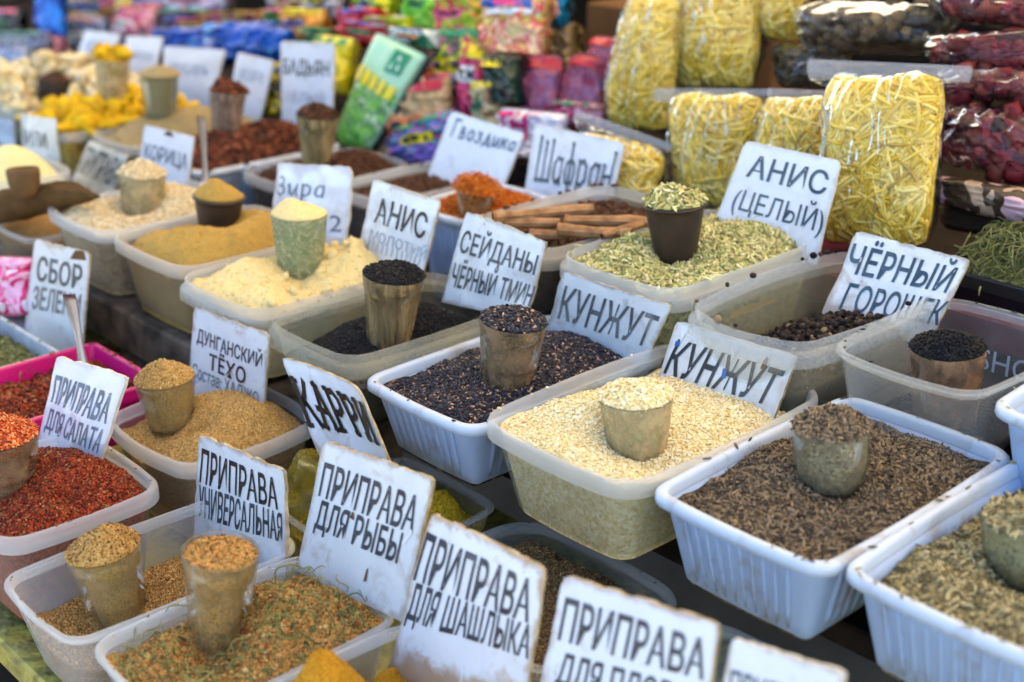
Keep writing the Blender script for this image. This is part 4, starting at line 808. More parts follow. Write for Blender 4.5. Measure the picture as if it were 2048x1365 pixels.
cup('tall fluted tea glass in the dark cloves', (635, 232), 86, (632, 325), 58, 'flute', glass('clove_glass', 'b09868', 0.5, dscale=110, streak=1), 'dark cloves heaped in the tall fluted glass', sp_clo, dome=0.018, seeds=[(LONG, 160, (.011, .003, .003), 1, .6, .1)], seed=16, D=0.0715)
cup('pinkish dusty glass in the star anise', (456, 182), 75, (452, 255), 60, 'flute', glass('pink_dust_glass', 'a08470', .55, dscale=110, streak=1), 'star anise pieces in the pinkish dusty glass', sp_sta, dome=0.014, seeds=[(CHIP, 60, (.014, .009, .006), 1, .7, .1)], seed=17, D=0.0665)
cup('green tinted glass in the beige spice', (319, 150), 78, (322, 228), 66, 'plain', gl_green, 'beige spice rounded over the green tinted glass', sp_bei, dome=0.018, seed=18, over=.004, D=0.072)
cup('tan glass in the yellow chips', (224, 118), 69, (226, 200), 56, 'plain', gl_tan, 'yellow chips standing out of the tan glass', sp_yel, dome=0.012, seeds=[(CHIP, 14, (.03, .024, .010), 1, 1.0, -.2)], seed=19, D=0.067)
cup('dark brown cup in the pale florets', (108, 160), 64, (112, 228), 54, 'plain', bl_cup, 'dark crumbs heaped in the dark brown cup', sp_clo, dome=0.016, seed=20, rag=.006, name='measuring_cup', cat='cup', D=0.066)
cup('small round glass beside the clove tub', (735, 338), 72, (733, 385), 50, 'bowl', gl_green, 'dark cloves inside the small round glass', sp_clo, D=0.068, dome=0.004, full=0.006, seed=21)

# leaning glass half buried in curry powder (mouth down)
cup('upturned glass smeared with curry powder', (606, 1015), 124, (634, 932), 100, 'flute', glass('curry_glass', 'a08c2c', 0.4, dscale=50), None, None, D=0.068, seed=22, fn=18)

# ------------------------------------------------------------------ cinnamon, spoons, scoop
cin = plain('cinnamon_bark', 'a8815a', 0.8, 0.2, 0.35, 60, 0.5, '7a5638')
def quill(label, p, q, z, r, seed):
    P, Q = atz(*p, z), atz(*q, z + 0.002); rng = np.random.default_rng(seed)
    t = np.linspace(0, 1, 14); ax = unit(Q - P); a = unit(np.cross(ax, [0, 0, 1])); b = np.cross(a, ax)
    th = np.linspace(0.3, 2 * np.pi + 1.9, 26); rr = r * (1.0 - 0.32 * np.linspace(0, 1, 26))
    V = []
    for lay in (0.0, 0.0013):
        for k, tt in enumerate(t):
            c = P + (Q - P) * tt + a * 0.002 * math.sin(4 * tt + seed) ; s = 1 + 0.10 * math.sin(7 * tt + seed) + 0.04 * rng.standard_normal()
            V.append(c + ((rr * s - lay)[:, None]) * (np.cos(th)[:, None] * a + np.sin(th)[:, None] * b))
    V = np.concatenate(V); g = gridquads(14, 26); n = 14 * 26; idx = np.arange(n).reshape(14, 26)
    per = np.concatenate([idx[:, 0], idx[-1, 1:], idx[-2::-1, -1], idx[0, -2:0:-1]]); pn = np.roll(per, -1)
    o = build('cinnamon_stick', V, [g, g[:, ::-1] + n, np.stack([per, pn, pn + n, per + n], 1)], cin, org=(P + Q) / 2); tag(o, label, 'cinnamon', 'cinnamon rolls laid across their tub')
quill('rolled cinnamon stick with its open end facing the peppers', (1118, 460), (1262, 472), 1.040, 0.0089, 1)
quill('long cinnamon stick at the back of the tub', (985, 436), (1186, 420), 1.048, 0.0081, 2)
quill('cinnamon stick lying under the dark measuring cup', (1130, 442), (1312, 446), 1.046, 0.0081, 3)
quill('broken cinnamon stick behind the seidana card', (1010, 448), (1120, 446), 1.040, 0.0072, 4)
quill('thin cinnamon stick slanting over the tub rim', (1206, 474), (1318, 436), 1.045, 0.0059, 5)
quill('flat cinnamon piece at the bottom of the pile', (1060, 468), (1140, 472), 1.030, 0.0068, 6)
steel = plain('spoon_steel', (0.45, 0.45, 0.47), 0.28, 0.5, 0.2, 30)
for n in steel.node_tree.nodes:
    if n.type == 'BSDF_PRINCIPLED': n.inputs['Metallic'].default_value = 0.9
def spoon(label, top, bot, x0, w0, w1):
    A, B = atx(*top, x0, 1, 0), atx(*bot, x0, 1, 0.0); t = np.linspace(-0.25, 1.25, 16); ax = unit(B - A); sd_ = RT
    wd = np.interp(t, [-0.25, 0, .12, .3, 1, 1.1, 1.25], [0, 0, w0, w0 * .95, w1, w1 * 2.4, w1 * 3])
    t0 = t[4:] if False else t[t >= -0.03]; wd = np.interp(t0, [-.03, .02, .10, .3, .75, 1.05, 1.25], [w0 * .2, w0 * .8, w0, w0 * .85, w1, w1 * 1.4, w1 * 3])
    V = []
    for lay in (0, 0.0016):
        for tt, ww in zip(t0, wd):
            c = A + (B - A) * tt + FW * (lay + 0.004 * math.sin(2.6 * tt))
            for s in (-1, -.5, 0, .5, 1): V.append(c + sd_ * ww * s / 2 + FW * 0.0012 * (1 - s * s))
    m = len(t0); g = gridquads(m, 5); n = m * 5; idx = np.arange(n).reshape(m, 5)
    per = np.concatenate([idx[:, 0], idx[-1, 1:], idx[-2::-1, -1], idx[0, -2:0:-1]]); pn = np.roll(per, -1)
    o = build('spoon', np.array(V), [g, g[:, ::-1] + n, np.stack([per, pn, pn + n, per + n], 1)], steel, org=B); tag(o, label, 'spoon', 'metal spoons left standing in the spice')
spoon('steel spoon handle standing in the star anise tray', (401, 224), (410, 345), 1.03, 0.014, 0.008)
spoon('steel spoon handle leaning before the herb card', (136, 582), (162, 715), 0.66, 0.017, 0.008)
sw = plain('scoop_wood', '6e5230', 0.7, 0.25, 0.4, 20)
def lathe(prof, org, ax, N=40):
    ax = unit(ax); a = unit(np.cross(ax, [0.2, 0.9, 0.3])); b = np.cross(ax, a); th = np.linspace(0, 2 * np.pi, N, endpoint=False); V = []
    for r, z in prof: V.append(org + ax * z + r * (np.cos(th)[:, None] * a + np.sin(th)[:, None] * b))
    return np.concatenate(V), [ringquads(N, len(prof) - 1)]
o0 = atx(52, 392, 0.81, 1, 0)
V, Fs = lathe([(.001, 0), (.012, .001), (.018, .008), (.0225, .022), (.024, .036), (.0235, .044), (.021, .045), (.019, .038), (.001, .034)], o0 + np.array([0, 0, -.004]), (0.05, 0.1, 1))
tag(build('wooden_scoop', V, Fs, sw, org=o0), 'brown wooden scoop standing bowl up before the cream powder', 'scoop')

# ------------------------------------------------------------------ pillow shapes: bags and packets
def pillow(Q, T, seed=0, wr=0.003, wf=(5, 7), nu=41, nv=51, e=(2.4, 3.0), back=0.6, soft=0.16):
    A, B, C, D = Q; n = unit(np.cross(B - A, D - A)); n = n if n @ (CAM - A) > 0 else -n
    def P(u, v, depth=0.0, side=1):
        u = np.asarray(u, float); v = np.asarray(v, float)
        pr = np.sqrt(np.clip((1 - np.abs(2 * u - 1) ** e[0]) * (1 - np.abs(2 * v - 1) ** e[1]), 0, 1))
        r1 = 1 - np.abs(2 * vnoise(u * wf[0] + v * 2.2, v * wf[1] * .5, seed) - 1); r2 = 1 - np.abs(2 * vnoise(u * wf[0] * 1.7 - v * 3, v * wf[1], seed + 9) - 1)
        w2 = wr * (r1 ** 3 + 0.6 * r2 ** 3) * np.minimum(1, pr * 2)
        h = side * (T * (1 if side > 0 else back) * pr * (0.85 + 0.5 * fbm(u * 2, v * 2, seed + 2, 2)) + w2)
        h = h - side * np.minimum(depth, np.abs(h) * 0.9)
        u_, v_ = u[..., None], v[..., None]
        u_ = 0.5 + (u_ - 0.5) * (1 - soft * (0.55 * np.abs(2 * v_ - 1) ** 5 + 0.5 * vnoise(v_ * 4, v_ * 0 + seed, 3) - 0.2)); v_ = 0.5 + (v_ - 0.5) * (1 - soft * (0.5 * np.abs(2 * u_ - 1) ** 4 + 0.4 * vnoise(u_ * 4, u_ * 0 + seed, 7) - 0.2))
        return A * (1 - u_) * (1 - v_) + B * u_ * (1 - v_) + C * u_ * v_ + D * (1 - u_) * v_ + n * h[..., None]
    U, V = np.meshgrid(np.linspace(0, 1, nu), np.linspace(0, 1, nv), indexing='ij')
    f, b = P(U, V).reshape(-1, 3), P(U, V, 0, -1).reshape(-1, 3); q = gridquads(nu, nv); m = nu * nv; idx = np.arange(m).reshape(nu, nv)
    per = np.concatenate([idx[:, 0], idx[-1, 1:], idx[-2::-1, -1], idx[0, -2:0:-1]]); pn = np.roll(per, -1)
    uv = np.column_stack([U.ravel(), V.ravel()])
    return P, np.concatenate([f, b]), [q, q[:, ::-1] + m, np.stack([per, pn, pn + m, per + m], 1)], np.concatenate([uv, uv]), n
fm_clear = film('bag_film', 0.008, 0.07, bscale=14)
fm_dark = film('dark_bag_film', 0.01, 0.06, bscale=9)
noo = grain('noodle', ['b08a1c', 'd6b434', 'e8cc58', 'f2e088', 'c8a42c', 'e4c848'], 0.45, 0.4)
noo_in = plain('noodle_shade_core', '4e3a08', 0.8, 0.2, 0.4, 40)  # solid filler, kept dark so gaps between noodles look shaded
zipm = clear('zip_strip', 0.22, 'e4e8f0', 0.15)
def qpx(px, x0, z0, lean): return [atx(*p, x0, z0, lean) for p in px]
def noodle_bag(label, px, x0, lean, T, cnt, seed, zpx=None, L=0.15, wid=0.0021):
    Q = qpx(px, x0, 1.0, lean); rng = np.random.default_rng(seed); org = (Q[2] + Q[3]) / 2; e = empty('noodle_bag', org); tag(e, label, 'noodle bag', 'bags of yellow dried noodles')
    P, V, Fs, uv, n = pillow(Q, T * 1.03, seed, 0.011, (9, 4), 81, 81, (2.5, 3.2), soft=.22); build('bag_film', V, Fs, fm_clear, org=org, parent=e)
    cs = np.mean(Q, 0); Qi = [cs + (q - cs) * 0.93 for q in Q]; _, Vc, Fc, _, _ = pillow(Qi, T * 0.55, seed, 0.004, nu=25, nv=31, e=(2.5, 3.2), soft=.22); build('noodle_shade_core', Vc, Fc, noo_in, org=org, parent=e)
    wu, hv = np.linalg.norm(Q[1] - Q[0]), np.linalg.norm(Q[3] - Q[0]); A = Acc(); P, _, _, _, _ = pillow(Q, T * 0.93, seed, 0.001, (3, 3), 5, 5, (2.5, 3.2), soft=.22)
    for k in range(cnt):
        u, v = rng.uniform(0.04, 0.96), rng.uniform(0.05, 0.97); a = rng.uniform(0, 2 * np.pi); kap = rng.normal(0, 13); dk = rng.normal(0, 90); dep = rng.uniform(0.0, 0.021); ph = rng.uniform(0, 6.28)
        m = 12; st = L * rng.uniform(0.6, 1.3) / m; us, vs, ds = [], [], []
        for i in range(m):
            us.append(u); vs.append(v); ds.append(dep + 0.002 * math.sin(ph + i * 0.8))
            u += math.cos(a) * st / wu; v += math.sin(a) * st / hv; a += kap * st + dk * st * st * i
            if not 0.03 < u < 0.97 or not 0.03 < v < 0.98: a += 1.2; u = min(max(u, .03), .97); v = min(max(v, .03), .98)
        pts = P(np.array(us), np.array(vs), np.array(ds)); vv, ff = tube(pts, wid * rng.uniform(0.8, 1.25), 5); A.add(vv, ff)
    vv, ff = A.get(); o = build('noodle_filling', vv, ff, noo, org=org, parent=e)
    if zpx:
        a, b = [atx(*p, x0, 1.0, lean) for p in zpx[:2]]; c, d = [atx(*p, x0, 1.0, lean) for p in zpx[2:]]
        m1, m2 = Q[0] * .9 + Q[3] * .1, Q[1] * .9 + Q[2] * .1; _, V, Fs, _, _ = pillow([d, c, m2, m1], 0.006, seed + 5, 0.006, (9, 4), nu=41, nv=15, soft=0.03); build('bag_neck', V, Fs, fm_clear, org=org, parent=e)
        _, V, Fs, _, _ = pillow([a, b, c, d], 0.003, seed + 3, 0.003, nu=41, nv=9, soft=0.03); build('zip_strip', V, Fs, zipm, org=org, parent=e)
noodle_bag('large noodle bag standing upright beside the maroon fruit bags', [(1658, 140), (1898, 140), (1872, 498), (1642, 492)], 1.44, 0.12, 0.050, 2900, 71, [(1615, 118), (1945, 132), (1942, 165), (1615, 158)])
noodle_bag('small noodle bag half hidden behind the large upright one', [(1530, 190), (1672, 190), (1668, 420), (1510, 400)], 1.50, 0.12, 0.045, 900, 72, [(1535, 176), (1665, 182), (1665, 200), (1535, 196)])
noodle_bag('noodle bag behind the whole anise card with its zip folded', [(1345, 180), (1535, 185), (1520, 430), (1360, 420)], 1.52, 0.12, 0.05, 1100, 73, [(1308, 176), (1545, 178), (1545, 192), (1308, 206)])
noodle_bag('noodle bag lying on top between two others at the stall back', [(1350, -60), (1525, -60), (1520, 182), (1340, 180)], 1.66, 0.1, 0.055, 1100, 74)
noodle_bag('tall noodle bag leaning against the brown cartons', [(1262, -20), (1372, -10), (1345, 270), (1212, 255)], 1.60, 0.15, 0.05, 1000, 75)
noodle_bag('noodle bag tucked under the mushroom bag', [(1518, -50), (1625, -50), (1605, 82), (1512, 78)], 1.70, 0.1, 0.05, 500, 76)
noodle_bag('slumped noodle bag behind the saffron card', [(1165, 262), (1335, 300), (1315, 415), (1150, 380)], 1.44, 0.5, 0.040, 700, 77, [(1150, 218), (1345, 288), (1342, 304), (1145, 240)])

def lump_mat(name, cols, sc_, rough=0.5):
    m = skin(name, cols, sc_, 1.0, rough); return m
def fruit_bag(label, px, x0, lean, T, mat, seed, name='fruit_bag', cat='fruit bag', wr=0.007, lumps=None, lmat=None, lsize=(.03, .024, .02)):
    Q = qpx(px, x0, 1.0, lean); org = (Q[2] + Q[3]) / 2; e = empty(name, org); tag(e, label, cat, 'clear bags of dark dried fruit')
    P, V, Fs, uv, n = pillow(Q, T, seed, wr, (7, 5)); build('bag_film', V, Fs, fm_dark, org=org, parent=e)
    cs = np.mean(Q, 0); Qi = [cs + (q - cs) * 0.94 for q in Q]; Pi, Vc, Fc, _, n = pillow(Qi, T * 0.72, seed + 1, 0.006, nu=41, nv=41)
    A = Acc(); A.add(Vc, Fc); mi = [0] * len(Fc)
    if lumps:
        rng = np.random.default_rng(seed); u, v = rng.uniform(.05, .95, lumps), rng.uniform(.06, .94, lumps); p = Pi(u, v, np.full(lumps, 0.004))
        vv, ff = scatter(CHIP[0], p, np.repeat(n[None], lumps, 0), lsize, rng, 1.0, .25); A.add(vv, [ff]); mi.append(1)
    vv, ff = A.get(); build('fruit_filling', vv, ff, [mat, lmat or mat], mi, org=org, parent=e)
mar = lump_mat('maroon_fruit', ['3a1018', '6a1c28', '8c2c3c', '4c161e', '9c5048'], 0.016)
mar_g = grain('maroon_pieces', ['2a080c', '4a1018', '6a1c26', '3a1412', '844038', '1c0709'], 0.45)
mus = lump_mat('mushroom', ['1c1714', '3a3026', '5c4c38', '2a221c', '7c6848'], 0.022)
mus_g = grain('mushroom_pieces', ['14100e', '2e2620', '564632', '1c1815', '7c6640', '2a2420'], 0.5)
fruit_bag('bag of dark dried mushrooms lying above the large noodle bag', [(1592, 2), (1925, 8), (1895, 112), (1600, 108)], 1.62, 0.3, 0.06, mus, 81, 'mushroom_bag', 'mushroom bag', lumps=70, lmat=mus_g)
fruit_bag('bag of small dark fruit flattened under the mushroom bag', [(1545, 85), (1700, 92), (1690, 180), (1555, 178)], 1.66, 0.3, 0.04, mus, 82, lumps=60, lmat=mus_g, lsize=(.016, .014, .012))
fruit_bag('topmost maroon fruit bag with its clear edge folded over', [(1840, -60), (2120, -40), (2120, 75), (1880, 40)], 1.58, 0.3, 0.05, mar, 83, lumps=26, lmat=mar_g)
fruit_bag('crinkled maroon fruit bag just above the zip of the noodle bag', [(1850, 72), (2120, 60), (2120, 150), (1862, 138)], 1.56, 0.3, 0.05, mar, 84, lumps=26, lmat=mar_g)
fruit_bag('flat brown and maroon fruit bag level with the noodle bag top', [(1870, 135), (2120, 140), (2120, 215), (1880, 200)], 1.55, 0.3, 0.05, lump_mat('brown_fruit', ['4a2018', '7a3c2a', '905040', '54241c'], 0.02), 85, lumps=26, lmat=mar_g)
fruit_bag('maroon fruit bag with sharp creases low in the stack', [(1872, 205), (2120, 225), (2120, 370), (1872, 330)], 1.54, 0.3, 0.06, mar, 86, wr=0.010, lumps=36, lmat=mar_g)
camo = pattern('camouflage_print', ['5c4a34', 'b49c86', '3e3226', 'c9a4b0', '8a6a58'], 9, 0.35, 'CONSTANT', 0.4)
def packet(label, px, x0, lean, T, mat, seed, name='packet', cat='packet', wr=0.003, group='bright printed packets', e=(4.0, 5.0), soft=0.05):
    Q = qpx(px, x0, 1.0, lean); org = (Q[2] + Q[3]) / 2
    P, V, Fs, uv, n = pillow(Q, T, seed, wr, (6, 6), 33, 41, e, soft=soft); o = build(name, V, Fs, mat, org=org, uv=uv); tag(o, label, cat, group); return o, P, n, org
packet('camouflage printed roll under the maroon fruit bags', [(1872, 350), (2120, 385), (2120, 470), (1880, 412)], 1.52, 0.3, 0.05, camo, 87, 'wrapped_roll', 'roll', group=None)
packet('folded brown cloth under the camouflage roll', [(1885, 410), (2120, 440), (2120, 500), (1890, 458)], 1.55, 0.3, 0.04, plain('brown_cloth', '3a2c22', .8, .2, .3, 20), 88, 'folded_cloth', 'cloth', group=None)

# ------------------------------------------------------------------ bright packets behind
def patch(P, parent, org, n, box, mat, name, poly=None, nu=8, lift=0.0025):
    u0, v0, u1, v1 = box; U, V = np.meshgrid(np.linspace(u0, u1, nu), np.linspace(v0, v1, nu), indexing='ij')
    pts = (P(U, V) + n * lift).reshape(-1, 3); build(name, pts, [gridquads(nu, nu)], mat, org=org, parent=parent)
ye = plain('ink_yellow', 'e0cc10', .35, .4, .12, 40); gr = plain('ink_green', '1f8a58', .35, .4, .2, 20); whi = plain('ink_white', 'd8dce0', .35, .4, .08, 20); red = plain('ink_red', 'c01830', .3, .5, .3, 12)
leafp = pattern('leaf_print', ['1c3a24', '2f6a38', '54a03c', '7cc24a', '3c7a48', 'a8c89a'], 26, .3, 'LINEAR', 1.0)
o, P, n, og = packet('pale green leaf packet with yellow lettering leaning by the cloves', [(752, 62), (856, 112), (742, 302), (664, 292)], 1.52, 0.35, 0.016, plain('pale_green_wrap', 'a8d8b4', .3, .5, .2, 6), 91, wr=0.002)
patch(P, o, og, n, (0.02, 0.40, 0.97, 0.985), leafp, 'leaf_picture', nu=16, lift=.0015)
patch(P, o, og, n, (0.56, 0.05, 0.86, 0.26), gr, 'emblem', nu=5); build('emblem', P(np.array([.71, .62, .80]), np.array([.08, .22, .22])) + n * .0035, [np.array([[0, 1, 2]])], whi, org=og, parent=o)
for i, (u, v) in enumerate(((.14, .34), (.32, .36), (.50, .38), (.68, .40), (.86, .42))): patch(P, o, og, n, (u - .07, v - .06, u + .06, v + .07), ye, 'printed_word', nu=4, lift=.004)
V, Fs = tube([P(np.array(1.0), np.array(t)) + RT * 0.006 for t in np.linspace(0, 1, 12)], 0.006, 6); build('side_fold', V, Fs, plain('dark_fold', '1c2420', .5), org=og, parent=o)
pinks = [whi, ye, red, gr, plain('ink_cobalt', '1848a8', .25, .5, .15, 12), plain('ink_rose', 'd84888', .25, .5, .15, 12), plain('ink_orange', 'd87818', .25, .5, .15, 12)]
ink_k = plain('ink_deep', '1c2030', .3, .4, .2, 20)
def pk(label, px, x0, cols, seed, scale=22, lean=0.25, T=0.035, rough=0.14, interp='CONSTANT', wr=0.015, name='packet', cat='packet', stretch=(1, 1, 1)):
    r = packet(label, px, x0, lean, T * 0.8, pattern('print_%d' % seed, cols, scale, rough, interp, 1.0, stretch), seed, name, cat, wr)
    if name == 'packet' and seed not in (115, 116, 124):
        o, P, n, og = r; rg = np.random.default_rng(seed); b1 = pinks[rg.integers(len(pinks))]; b2 = pinks[rg.integers(len(pinks))]
        patch(P, o, og, n, (0.03, 0.03, 0.97, 0.12 + 0.1 * rg.random()), b1, 'printed_band', nu=9, lift=.0025)
        u = rg.uniform(.1, .35); v = rg.uniform(.3, .5); patch(P, o, og, n, (u, v, u + .5, v + .2), b2, 'printed_panel', nu=9, lift=.0025)
        for k in range(3): patch(P, o, og, n, (u + .06 + .14 * k, v + .05, u + .15 + .14 * k, v + .15), ink_k, 'printed_mark', nu=3, lift=.0045)
    return r
pk('clear bag of beige nuts between the leaf packet and the brush lettered card', [(745, 200), (905, 150), (900, 330), (735, 330)], 1.56, ['7c5c3a', 'b08c60', 'c8a878', '9a7448', 'd8c0a0'], 101, 22)
pk('blue and purple printed sachet behind the brush lettered card', [(800, 262), (915, 215), (930, 335), (780, 330)], 1.52, ['3a4ca0', '5a58b8', '8a5ab0', '2f86b0', 'b8406c', '4468c0'], 102, 26)
pk('yellow packet with small blue emblem beside the star anise card', [(650, 68), (712, 78), (700, 190), (640, 190)], 1.58, ['d8c410', 'e4d420', 'e8dc50', 'd8a060'], 103, 9)
o, P, n, og = pk('crimson packet lying beneath a lime green bag', [(690, 18), (760, 15), (775, 95), (680, 92)], 1.7, ['8a0c20', 'b0142c', 'c82038', '6a1428'], 104, 9)
pk('orange printed packet near the crimson one', [(575, 18), (655, 18), (650, 85), (575, 82)], 1.72, ['b8701c', 'd08a2c', 'e0a040', 'a85a20'], 105, 9)
pk('dark green packet under the orange packet', [(612, 55), (668, 58), (664, 100), (612, 96)], 1.62, ['123c28', '1e5a38', '2a6a44'], 106, 9)
pk('lime and yellow bag with a green face print', [(718, -30), (790, -30), (785, 48), (722, 48)], 1.74, ['c8cc10', 'd8dc30', '6aa820', 'b8d020', 'e0d890'], 107, 14)
pk('flat yellow green packet lying on the crimson packet', [(745, 36), (826, 34), (828, 62), (745, 62)], 1.68, ['a8b80c', 'bcc818', 'c8d030'], 108, 8)
pk('tall lime green packet beside the multi-coloured wrappers', [(835, -30), (885, -30), (872, 62), (820, 58)], 1.72, ['4c9c2c', '72c03c', '8cd04c', '3a7c30'], 109, 9)
pk('white packet with dark green corner above the leaf packet', [(795, 55), (880, 62), (875, 105), (790, 85)], 1.6, ['c8d8d0', 'd8e4dc', '2a6a4c', 'c0d4c8'], 110, 8)
pk('crumpled multi-coloured wrapper with magenta folds', [(855, 60), (985, 55), (1000, 205), (880, 205)], 1.64, ['a01848', 'c82058', 'c8b01c', '4a8c2c', '3a2440', 'd87890', 'c86a1c', '6a1438'], 111, 13, wr=.014, T=.04)
pk('magenta streaked wrapper with a pale lower edge', [(930, 80), (985, 90), (1005, 255), (925, 250)], 1.62, ['7a0c38', 'a8184c', 'c83068', '5a2c30', 'b8a890', '4a2c20'], 112, 10, wr=.012, stretch=(1, 1, .3))
pk('pink and blue striped sachet behind the dry petals', [(850, 150), (915, 145), (925, 245), (858, 250)], 1.60, ['c898b0', '4a78b0', 'd8c8d0', '3a8ca0', 'c87a90', 'b89a40'], 113, 16)
pk('orange topped packet in the tangle of wrappers', [(880, -10), (985, -20), (965, 75), (880, 70)], 1.66, ['c8701c', 'd89030', '88b82c', 'b83048', '7858a0', 'd8b0b8'], 114, 12)
o, P, n, og = pk('large marshmallow packet with blue top and white band', [(985, -20), (1105, -20), (1088, 118), (966, 112)], 1.62, ['b08a50', 'd8c08a', 'e4d0a0', 'd88a80', 'c8603c', 'c8cc60', 'd84868', 'e0cc98'], 115, 20)
blu = plain('ink_blue', '1050b0', .3, .5, .2, 10); pkk = plain('ink_pink', 'd01878', .3, .5, .2, 10)
patch(P, o, og, n, (0.02, 0.02, 0.98, 0.30), blu, 'printed_band'); patch(P, o, og, n, (0.28, 0.03, 0.72, 0.27), pkk, 'printed_band', nu=6, lift=.004); patch(P, o, og, n, (0.02, 0.31, 0.98, 0.40), whi, 'printed_band', nu=8, lift=.004)
o, P, n, og = pk('dark packet foot with a yellow strip below the marshmallow packet', [(980, 108), (1050, 112), (1045, 215), (985, 210)], 1.58, ['1c2420', '123028', '2a2420'], 116, 9)
patch(P, o, og, n, (0.05, 0.12, 0.75, 0.28), ye, 'printed_band', nu=5)
pink_film = clear('pink_film', 0.42, 'c86a8c', 0.15, '6a2848', 0.6, dscale=22)
def zipbag(label, px, x0, seed):
    Q = qpx(px, x0, 1.0, 0.25); org = (Q[2] + Q[3]) / 2; e = empty('zip_bag', org); tag(e, label, 'zip bag', 'pink see-through zip bags')
    P, V, Fs, uv, n = pillow(Q, 0.03, seed, 0.012, (5, 5), 33, 41); build('bag_film', V, Fs, pink_film, org=org, parent=e)
    cs = np.mean(Q, 0); Qi = [cs + (q - cs) * 0.85 for q in Q]; _, Vc, Fc, _, _ = pillow(Qi, 0.018, seed, .006, nu=21, nv=25); build('wrapped_sweets', Vc, Fc, pattern('sweets_%d' % seed, ['8a3858', 'a8486c', '6a88c0', 'c89ab0', '7a4050', 'd8c0cc'], 18, .4), org=org, parent=e)
    patch(P, e, org, n, (0.0, 0.06, 1.0, 0.20), red, 'zip_band', nu=8, lift=.004)
zipbag('pink zip bag standing between the marshmallow packet and the noodles', [(1030, 105), (1128, 108), (1125, 262), (1012, 250)], 1.62, 121)
zipbag('second pink zip bag nearer the tall noodle bag', [(1150, 108), (1222, 112), (1200, 250), (1128, 240)], 1.64, 122)
zipbag('red banded zip bag farthest back beside the tall noodle bag', [(1190, 72), (1262, 78), (1250, 180), (1180, 175)], 1.66, 123)
o, P, n, og = pk('white carrier bag with pink lettering behind the saffron card', [(1008, 215), (1140, 228), (1120, 330), (1000, 310)], 1.54, ['d0c8d4', 'dcd8e0', 'd8b8c8'], 124, 9, T=.012)
Pt, Ft = text_mesh('ТН', 0.03); Vt = P(0.06 + 0.46 * Pt[:, 0], 0.62 - 0.55 * Pt[:, 1]) + n * 0.005; build('lettering', Vt, [Ft], pkk, org=og, parent=o)
pk('red rimmed clear bag lying beside the slumped noodle bag', [(1120, 200), (1215, 208), (1210, 262), (1115, 262)], 1.58, ['b83050', 'c88a9c', '8a3450', 'd8b8c8'], 125, 14)
# blue sacks and wrappers at the far left
bl = ['08309c', '0c48b4', '1260c4', '0a3890', '2a88d0']
for i, (lb, px, x0) in enumerate((('glossy blue sack lying behind the wide card', [(318, 58), (440, 55), (440, 125), (320, 110)], 1.75), ('glossy blue sack with white glints above the narrow card', [(425, 48), (555, 40), (560, 130), (430, 130)], 1.72), ('lighter blue sack end beside the star anise card', [(520, 55), (590, 58), (575, 125), (500, 128)], 1.66))):
    pk(lb, px, x0, bl, 131 + i, 9, rough=.12, wr=.016, T=.05, interp='LINEAR', name='blue_sack', cat='sack')
pk('bright blue bag hanging at the far end of the stall', [(88, -25), (122, -30), (132, 78), (82, 60)], 1.9, ['1058c8', '1a78dc', '0c48b0', '3090e0'], 141, 8, name='hanging_bag', cat='bag')
pk('pink tied bag under the hanging blue bag', [(92, 72), (128, 75), (125, 112), (88, 108)], 1.9, ['c87c8c', 'd8909c', 'b86a80'], 142, 8, name='tied_bag', cat='bag')
pk('pink and white wrapper on top of the far sacks', [(330, -20), (470, -20), (450, 26), (335, 24)], 1.95, ['c06090', 'd8a0c0', 'c8c8d8', 'a84078'], 143, 9)
pk('rose coloured wrapper near the far dark panel', [(245, 12), (330, 5), (318, 85), (250, 78)], 1.92, ['a84858', 'c86878', 'd88a90', '8a3848', 'b8a8b8'], 144, 11)
pk('purple black wrapper beside the rose wrapper', [(325, 20), (425, 18), (430, 70), (322, 72)], 1.88, ['241c28', '3a2438', '4a3040', '1c1c20', '6a2c48'], 145, 11)
pk('lime edged strip packet over the blue sacks', [(410, 28), (535, 22), (535, 50), (412, 58)], 1.80, ['8a9c1c', 'a8b020', '7a1c34', 'b89020', '5a1830'], 146, 9)
pk('dark wrapper with pale window near the brown cartons', [(540, -30), (690, -30), (685, 30), (545, 28)], 1.95, ['2c2420', '8a6c44', '1c1a1c', 'a8a4b0', '3a2c24'], 147, 10)
pk('green and amber foil bags at the far end', [(128, -30), (250, -30), (245, 50), (135, 62)], 2.1, ['1c3418', '2f5a20', '3c3424', 'a87c20', '242c30', '6a8c28'], 148, 11)
pk('grey violet wrapper behind the hanging blue bag', [(125, 30), (250, 40), (255, 110), (128, 112)], 2.0, ['2c2c34', '3c3c48', '8890b0', '24282c', '1c1c24'], 149, 12)
pk('pale violet wrapper laid on the far black counter', [(-20, 68), (100, 62), (100, 100), (-20, 105)], 1.75, ['7078a0', '9098b8', '50586c', 'a8a0b8'], 150, 10)
pk('grey bundle in the dark far corner', [(-20, 20), (45, 18), (50, 78), (-20, 80)], 2.1, ['0c0e10', '1c2226', '2c343a', '0a0c0e'], 151, 9)
pk('blue white wrapper behind the pale florets', [(-20, 95), (60, 95), (60, 150), (-20, 150)], 1.57, ['a8b8d0', '90a0bc', 'c0c8d8'], 152, 9)
pk('yellow black sack showing between two cards', [(505, 120), (580, 125), (580, 240), (505, 238)], 1.54, ['6a640c', '9a940c', '2a2810', 'b8a818', '4a4410'], 153, 10)
pk('brown paper sack at the stall back', [(1085, 35), (1155, 45), (1150, 150), (1075, 135)], 1.76, ['5c4a30', '7a6440', '8c744c', '4a3c28'], 154, 8, name='paper_sack', cat='sack', interp='LINEAR')
